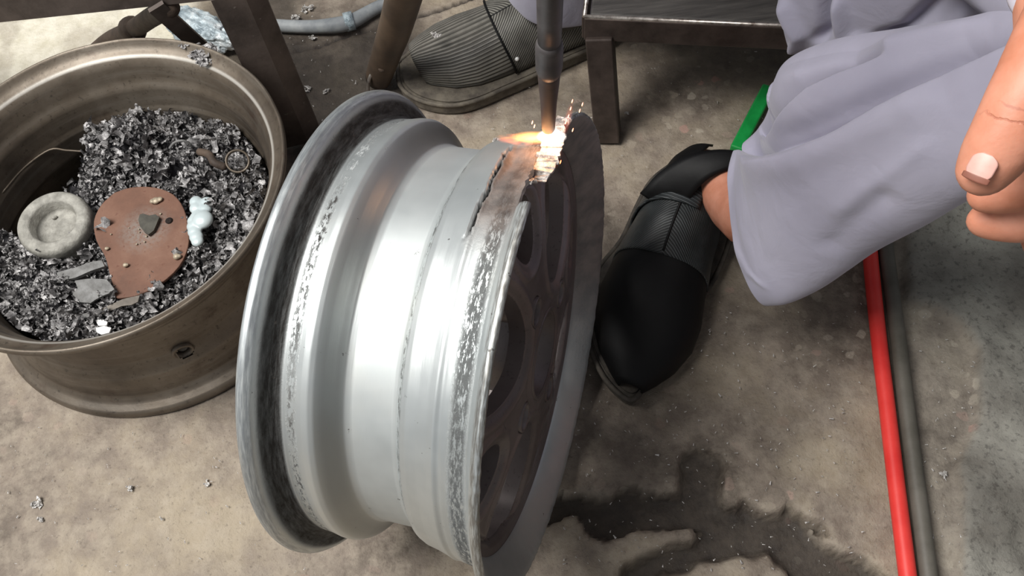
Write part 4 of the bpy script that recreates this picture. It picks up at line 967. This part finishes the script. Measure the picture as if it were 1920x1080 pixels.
# --- body: one continuous surface from overlapping limbs, fused by remeshing
vf = []
def limb(pts, rad, n=20, flat=1.0, m_=5): 
    P_ = catmull(pts, m_); R2 = np.interp(np.linspace(0, 1, len(P_)), np.linspace(0, 1, len(rad)), rad); vf.append(tube(P_, list(R2), n, flat=flat, roundend=True))
KL = D(2125, 80, .615); AL = FL.c(.20)+np.array([.014, -.006, .070])
HL = np.array([.47, .99, .275]); HR = np.array([.27, 1.01, .275])
AR = FR.c(.18)+np.array([0, 0, .07]); KR = np.array([.17, .78, .46])
ALm = P(1432, 415, .140)
limb([AL-np.array([0, 0, .03]), AL+np.array([.008, 0, .015]), ALm, ALm*.45+KL*.55, KL], [.029, .029, .028, .030, .038])
limb([KL, KL*.5+HL*.5, HL], [.042, .060, .080]); limb([AR-np.array([0, 0, .03]), AR+np.array([.0, .0, .03]), AR*.5+KR*.5, KR], [.030, .032, .050, .052]); limb([KR, KR*.5+HR*.5, HR], [.054, .068, .08])
vf.append(FL.foot_mesh()); vf.append(FR.foot_mesh(.02, .80))
limb([(.37, 1.03, .28), (.37, 1.0, .40), (.36, .95, .55), (.355, .92, .66)], [.13, .125, .14, .12], 28, flat=.8)
limb([(.355, .92, .66), (.35, .89, .76), (.345, .87, .80)], [.07, .055, .055]); limb([(.345, .87, .82), (.34, .84, .90)], [.082, .085], 24)
limb([(.22, .92, .68), (.355, .92, .70), (.50, .92, .68)], [.06, .06, .06])
# left arm and hand
WRl = D(2090, -110, .345); limb([(.51, .91, .68), (.60, .62, .62), tuple(WRl*.75+np.array([.60, .62, .62])*.25), tuple(WRl)], [.052, .044, .036, .027])
HTP = D(1031, -260, .372)
limb([(.20, .91, .68), (.06, .74, .60), tuple(HTP*.6+np.array([.06, .74, .60])*.4), tuple(HTP+np.array([.02, .05, .01]))], [.052, .042, .034, .027])
# palm left
PMl = D(2080, 110, .340)
limb([WRl, WRl*.6+PMl*.4, PMl, D(2000, 250, .345)], [.026, .029, .029, .022], 20, flat=.75)
TH = [(2035, -10, .318, .0140), (1985, 75, .308, .0128), (1944, 150, .302, .0117), (1912, 215, .300, .0116), (1880, 265, .299, .0104), (1858, 300, .300, .0096), (1846, 318, .301, .0086)]
tp = catmull([D(a, b, c) for a, b, c, r in TH], 5); tr = np.interp(np.linspace(0, 1, len(tp)), np.linspace(0, 1, len(TH)), [r for *_, r in TH]); vf.append(tube(tp, list(tr), 28, roundend=True, flat=.9))
FING = [([(2030, 240, .345), (1985, 300, .345), (1925, 348, .345), (1880, 362, .347), (1850, 366, .348)], [.0098, .0095, .0085, .0075, .0068]),
        ([(2040, 300, .355), (1990, 375, .358), (1930, 412, .360), (1880, 417, .361), (1846, 414, .362)], [.0095, .0092, .0082, .0074, .0066]),
        ([(2055, 350, .365), (2010, 440, .370), (1970, 470, .375), (1945, 440, .385)], [.0090, .0086, .0075, .0066]),
        ([(2075, 380, .37), (2045, 470, .38), (2010, 490, .388), (1990, 465, .395)], [.0080, .0075, .0068, .006])]
for pp, rr in FING:
    q = catmull([D(*p) for p in pp], 6); r2 = np.interp(np.linspace(0, 1, len(q)), np.linspace(0, 1, len(rr)), rr); vf.append(tube(q, list(r2), 20, roundend=True))
limb([PMl, D(2040, 290, .352), D(2055, 350, .362)], [.024, .020, .014]); limb([D(2060, 60, .330), D(2050, -10, .325), D(2080, 60, .335)], [.015, .018, .018])
# right hand closed round the torch handle (above the view)
hc = tat(2.15); e1 = np.cross(tdr, [0, 0, 1.]); e1 /= np.linalg.norm(e1); e2 = np.cross(tdr, e1)
vf.append(tube([HTP+np.array([.02, .05, .01]), hc+e2*.030+tdr*.01 if (e2[1] > 0) else hc-e2*.030+tdr*.01], [.027, .026], 16, roundend=True)) 
sgn = 1 if e2[1] > 0 else -1
for k in range(4):
    b = hc+tdr*(.033-.019*k); q = [b+sgn*e2*.026*math.cos(a)+e1*.022*math.sin(a)*1.0 for a in np.linspace(-.2, 4.2, 14)]; vf.append(tube(q, [.0088-.0003*j for j in range(14)], 14, roundend=True))
b = hc+tdr*.05; vf.append(tube([b+sgn*e2*.026-e1*.01, b-e1*.022, b-sgn*e2*.018-e1*.016], [.011, .010, .009], 14, roundend=True))
V, Fc = join(*vf); body = mesh('body', V, Fc, M_SKIN, None); keep(body, person)
md = body.modifiers.new('r', 'REMESH'); md.mode = 'VOXEL'; md.voxel_size = .0019; md.use_smooth_shade = True; sm = body.modifiers.new('s', 'SMOOTH'); sm.factor = .6; sm.iterations = 5
# thumbnail
def nail():
    c = D(1838, 308, .2895); ax = D(1850, 318, .30)-D(1880, 265, .30); ax /= np.linalg.norm(ax)
    toC = (CO-c)/np.linalg.norm(CO-c); nrm = toC-ax*(toC@ax); nrm /= np.linalg.norm(nrm); lat = np.cross(ax, nrm)
    tilt = R_(14); nrm2 = nrm*math.cos(tilt)-lat*math.sin(tilt)*-1; nrm2 /= np.linalg.norm(nrm2); lat = np.cross(ax, nrm2); cen = D(1857, 313, .2999)
    def surf(name, u0, u1, wd, rr, mat, z=0):
        V = []; Fc = []; nu, nv = 18, 16
        for i in range(nu+1):
            u = u0+(u1-u0)*i/nu; k = 1-max(0, (abs(2*(i/nu)-1)-.15)/.85)**2.6*.72
            for j in range(nv+1):
                a = (j/nv-.5)*2*wd*k; V.append(cen+ax*(u+.0012*math.cos(a*1.4) if i > nu/2 else u)+rr*(math.sin(a)*lat+math.cos(a)*nrm2)-nrm2*(.0009*((i/nu-.4)**2)))
        for i in range(nu):
            for j in range(nv): Fc.append((i*(nv+1)+j, i*(nv+1)+j+1, (i+1)*(nv+1)+j+1, (i+1)*(nv+1)+j))
        o = mesh(name, V, Fc, mat, None); solid(o, .0006, 0); keep(o, person); return o
    o = surf('thumbnail', -.0032, .0036, .42, .0094, M_NAIL); o['label'] = 'pink thumbnail'
    o2 = surf('thumbnail_edge', .0034, .0041, .44, .0093, M_NAILTIP); o2['label'] = 'dirty brown edge of the thumbnail'
nail()

# --- trousers
def cloth_tube(name, secs, folds, root, n=96, m_=14, depth=.8, hem=True, th=.0022, mat=M_CLOTH, hemdepth=1.0):
    """secs: (Ax,Ay,Bx,By,distA,distB) silhouette edges of each section"""
    A = catmull([D(s[0], s[1], s[4]) for s in secs], m_); B = catmull([D(s[2], s[3], s[5]) for s in secs], m_)
    pa = catmull([np.array([s[0], s[1]]) for s in secs], m_); pb = catmull([np.array([s[2], s[3]]) for s in secs], m_)
    nn = len(A); C_ = [(a+b)/2 for a, b in zip(A, B)]; V = np.zeros((nn, n, 3)); PX = np.zeros((nn, n)); PY = np.zeros((nn, n)); NR = np.zeros((nn, n, 3))
    for i in range(nn):
        t = C_[min(i+1, nn-1)]-C_[max(i-1, 0)]; t /= np.linalg.norm(t); w = (B[i]-A[i])/2; W_ = np.linalg.norm(w); wn = w/W_; dep = depth*(hemdepth+(1-hemdepth)*min(1, i/nn/.5))
        dn = np.cross(wn, t); dn /= np.linalg.norm(dn)
        if dn@(CO-C_[i]) < 0: dn = -dn
        for k in range(n):
            a = 2*PI*k/n; V[i, k] = C_[i]-w*math.cos(a)+dn*W_*dep*math.sin(a); vv = (1-math.cos(a))/2
            PX[i, k] = pa[i][0]+(pb[i][0]-pa[i][0])*vv; PY[i, k] = pa[i][1]+(pb[i][1]-pa[i][1])*vv
            NR[i, k] = -wn*math.cos(a)*dep+dn*math.sin(a); NR[i, k] /= np.linalg.norm(NR[i, k])
    near = np.clip(np.sin(2*PI*np.arange(n)/n)*3, 0, 1)[None, :]; far = 1-near
    off = np.zeros((nn, n))
    for (line, wd, amp, kind) in folds:
        d, s, t = pldist(PX, PY, line); fade = np.clip(np.minimum(t, 1-t)*7, 0, 1) if kind != 'dent' else 1
        if kind == 'ridge': o_ = amp*np.exp(-(d/wd)**2)*fade
        elif kind == 'step': o_ = amp*.62*(np.tanh((s*d+2)/wd[0])+1)*np.exp(-d/wd[1])*fade
        else: o_ = amp*np.exp(-(d/wd)**2)
        off += o_*near
    ii = np.arange(nn)[:, None]/nn; kk = np.arange(n)[None, :]/n
    off += .0016*(fbm(ii*9+kk*0, kk*9+ii*4, 3, 5)-.45)*np.sin(np.pi*np.clip(kk*2, 0, 1))
    V = V+NR*(off*1.6)[..., None]; V = V.reshape(-1, 3)
    Fc = [(i*n+k, i*n+(k+1) % n, (i+1)*n+(k+1) % n, (i+1)*n+k) for i in range(nn-1) for k in range(n)]
    o = mesh(name, V, Fc, mat, None); md = o.modifiers.new('s', 'SOLIDIFY'); md.thickness = th; md.offset = -1; subsurf(o, 1); keep(o, root); return o
secs = [(1396, 266, 1436, 574, .850, .800), (1424, 238, 1470, 570, .840, .785), (1448, 192, 1520, 548, .815, .765), (1464, 142, 1570, 515, .79, .74), (1490, 103, 1630, 475, .765, .715), (1570, 72, 1720, 428, .725, .675), (1690, 52, 1810, 374, .685, .635), (1830, 30, 1930, 320, .655, .60), (1960, -10, 2070, 290, .635, .58), (2100, -90, 2180, 200, .64, .59)]
folds = [([(1385, 280), (1430, 284), (1500, 288), (1572, 270), (1661, 238), (1739, 200), (1878, 144), (1990, 100)], (3, 48), -.0170, 'step'),
         ([(1425, 225), (1452, 236), (1480, 238), (1510, 222), (1545, 186), (1585, 148), (1640, 122), (1720, 98)], (3, 48), -.0170, 'step'),
         ([(1472, 214), (1480, 220)], 24, -.0050, 'dent'),
         ([(1500, 262), (1600, 225), (1700, 180), (1800, 138), (1900, 100)], 18, -.0022, 'ridge'),
         ([(1450, 310), (1600, 290), (1720, 240), (1850, 190)], 34, .0040, 'ridge'),
         ([(1640, 400), (1700, 352), (1770, 312), (1830, 270)], 14, .0012, 'ridge'),
         ([(1590, 470), (1680, 400), (1750, 350)], 16, -.0020, 'ridge'),
         ([(1408, 300), (1402, 380), (1412, 450), (1440, 520), (1480, 548)], 7, .0012, 'ridge'),
         ([(1490, 140), (1600, 104), (1750, 78), (1900, 50)], 20, .0030, 'ridge')]
tr = empty('trousers', (.36, 1.0, .2)); tr['label'] = 'loose lavender cotton trousers'; keep(tr, person)
cloth_tube('left_trouser_leg', secs, folds, tr, n=220, m_=26, hemdepth=.60, depth=.64)
# thigh parts and right leg run straight in the room
def cloth_limb(name, pts, rad, root, flat=1.0, seed=0, fold=.006):
    q = catmull(pts, 12); r2 = np.interp(np.linspace(0, 1, len(q)), np.linspace(0, 1, len(rad)), rad); n = 72; V, Fc = tube(q, list(r2), n, caps=False, flat=flat); V = np.array(V).reshape(len(q), n, 3); C_ = V.mean(1, keepdims=True)
    a = 2*PI*np.arange(n)/n; s = np.arange(len(q))/len(q)
    off = fold*np.sin(a[None]*5+s[:, None]*6+seed)*.4+fold*(fbm(s[:, None]*8+np.cos(a)[None]*1.5+5, s[:, None]*3+np.sin(a)[None]*1.5+9, 4, seed)-.45)*1.6
    dr = V-C_; dr /= np.linalg.norm(dr, axis=2, keepdims=True); V = (V+dr*off[..., None]).reshape(-1, 3)
    o = mesh(name, V, Fc, M_CLOTH, None); md = o.modifiers.new('s', 'SOLIDIFY'); md.thickness = .002; subsurf(o, 1); keep(o, root); return o
kn = (D(1960, -10, .635)+D(2070, 290, .58))/2; kn2 = (D(2100, -90, .64)+D(2180, 200, .59))/2
cloth_limb('left_thigh_cloth', [kn2, kn2*.7+HL*.3, (kn2+HL)/2+np.array([0, 0, .02]), HL], [.050, .075, .095, .115], tr, seed=2)
hemR = AR+np.array([-.012, .005, .015]); cloth_limb('right_trouser_leg', [hemR, hemR+(KR-AR)*.3, hemR+(KR-AR)*.7, KR+np.array([0, 0, .02]), (KR+HR)/2, HR], [.075, .078, .078, .080, .095, .115], tr, seed=4)
# tunic: skirt over the lap and stool, torso, sleeves
def tunic_flap():
    secs2 = [(1492, -150, 1497, 98, .86, .93), (1530, -170, 1560, 110, .83, .90), (1600, -190, 1640, 110, .80, .87), (1700, -200, 1740, 100, .77, .84), (1830, -210, 1860, 90, .74, .82), (1990, -220, 2010, 90, .72, .81)]
    f2 = [([(1580, -80), (1575, 30), (1556, 62)], 14, -.008, 'ridge'), ([(1600, -60), (1610, 40), (1660, 60)], 16, .006, 'ridge'), ([(1500, -40), (1530, 40), (1510, 85)], 14, .006, 'ridge'), ([(1800, -60), (1720, 30), (1660, 50)], 16, -.007, 'ridge'), ([(1850, -30), (1780, 30), (1700, 52)], 16, .005, 'ridge')]
    return secs2, f2
tn = empty('tunic', (.36, .95, .4)); tn['label'] = 'long lavender tunic draped over the lap'; keep(tn, person)
s2, f2 = tunic_flap(); f2 = [(a_, b_*.8, c_*1.3, d_) for a_, b_, c_, d_ in f2]; cloth_tube('tunic_skirt', s2, f2, tn, depth=.30)
cloth_limb('tunic_body', [(.37, 1.04, .26), (.37, 1.01, .40), (.36, .95, .55), (.355, .92, .69), (.353, .91, .755)], [.165, .150, .155, .150, .07], tn, flat=.85, seed=6)
cloth_limb('tunic_sleeve', [(.48, .91, .69), (.60, .62, .62), tuple(WRl*.7+np.array([.60, .62, .62])*.3)], [.070, .062, .050], tn, seed=7)
cloth_limb('tunic_sleeve', [(.22, .91, .69), (.06, .74, .60), tuple(HTP*.45+np.array([.06, .74, .60])*.55)], [.070, .060, .050], tn, seed=8)
# pale cuff at the frame's upper right corner
q = catmull([D(2170, -260, .375), D(2120, -130, .35), D(2060, -40, .345), D(2020, 15, .350)], 8); v, f = tube(q, list(np.linspace(.036, .022, len(q))), 40, caps=False)
o = mesh('cuff', v, f, M_CUFF, None); solid(o, .002, 0); o['label'] = 'pale sleeve cuff'; keep(o, tn)
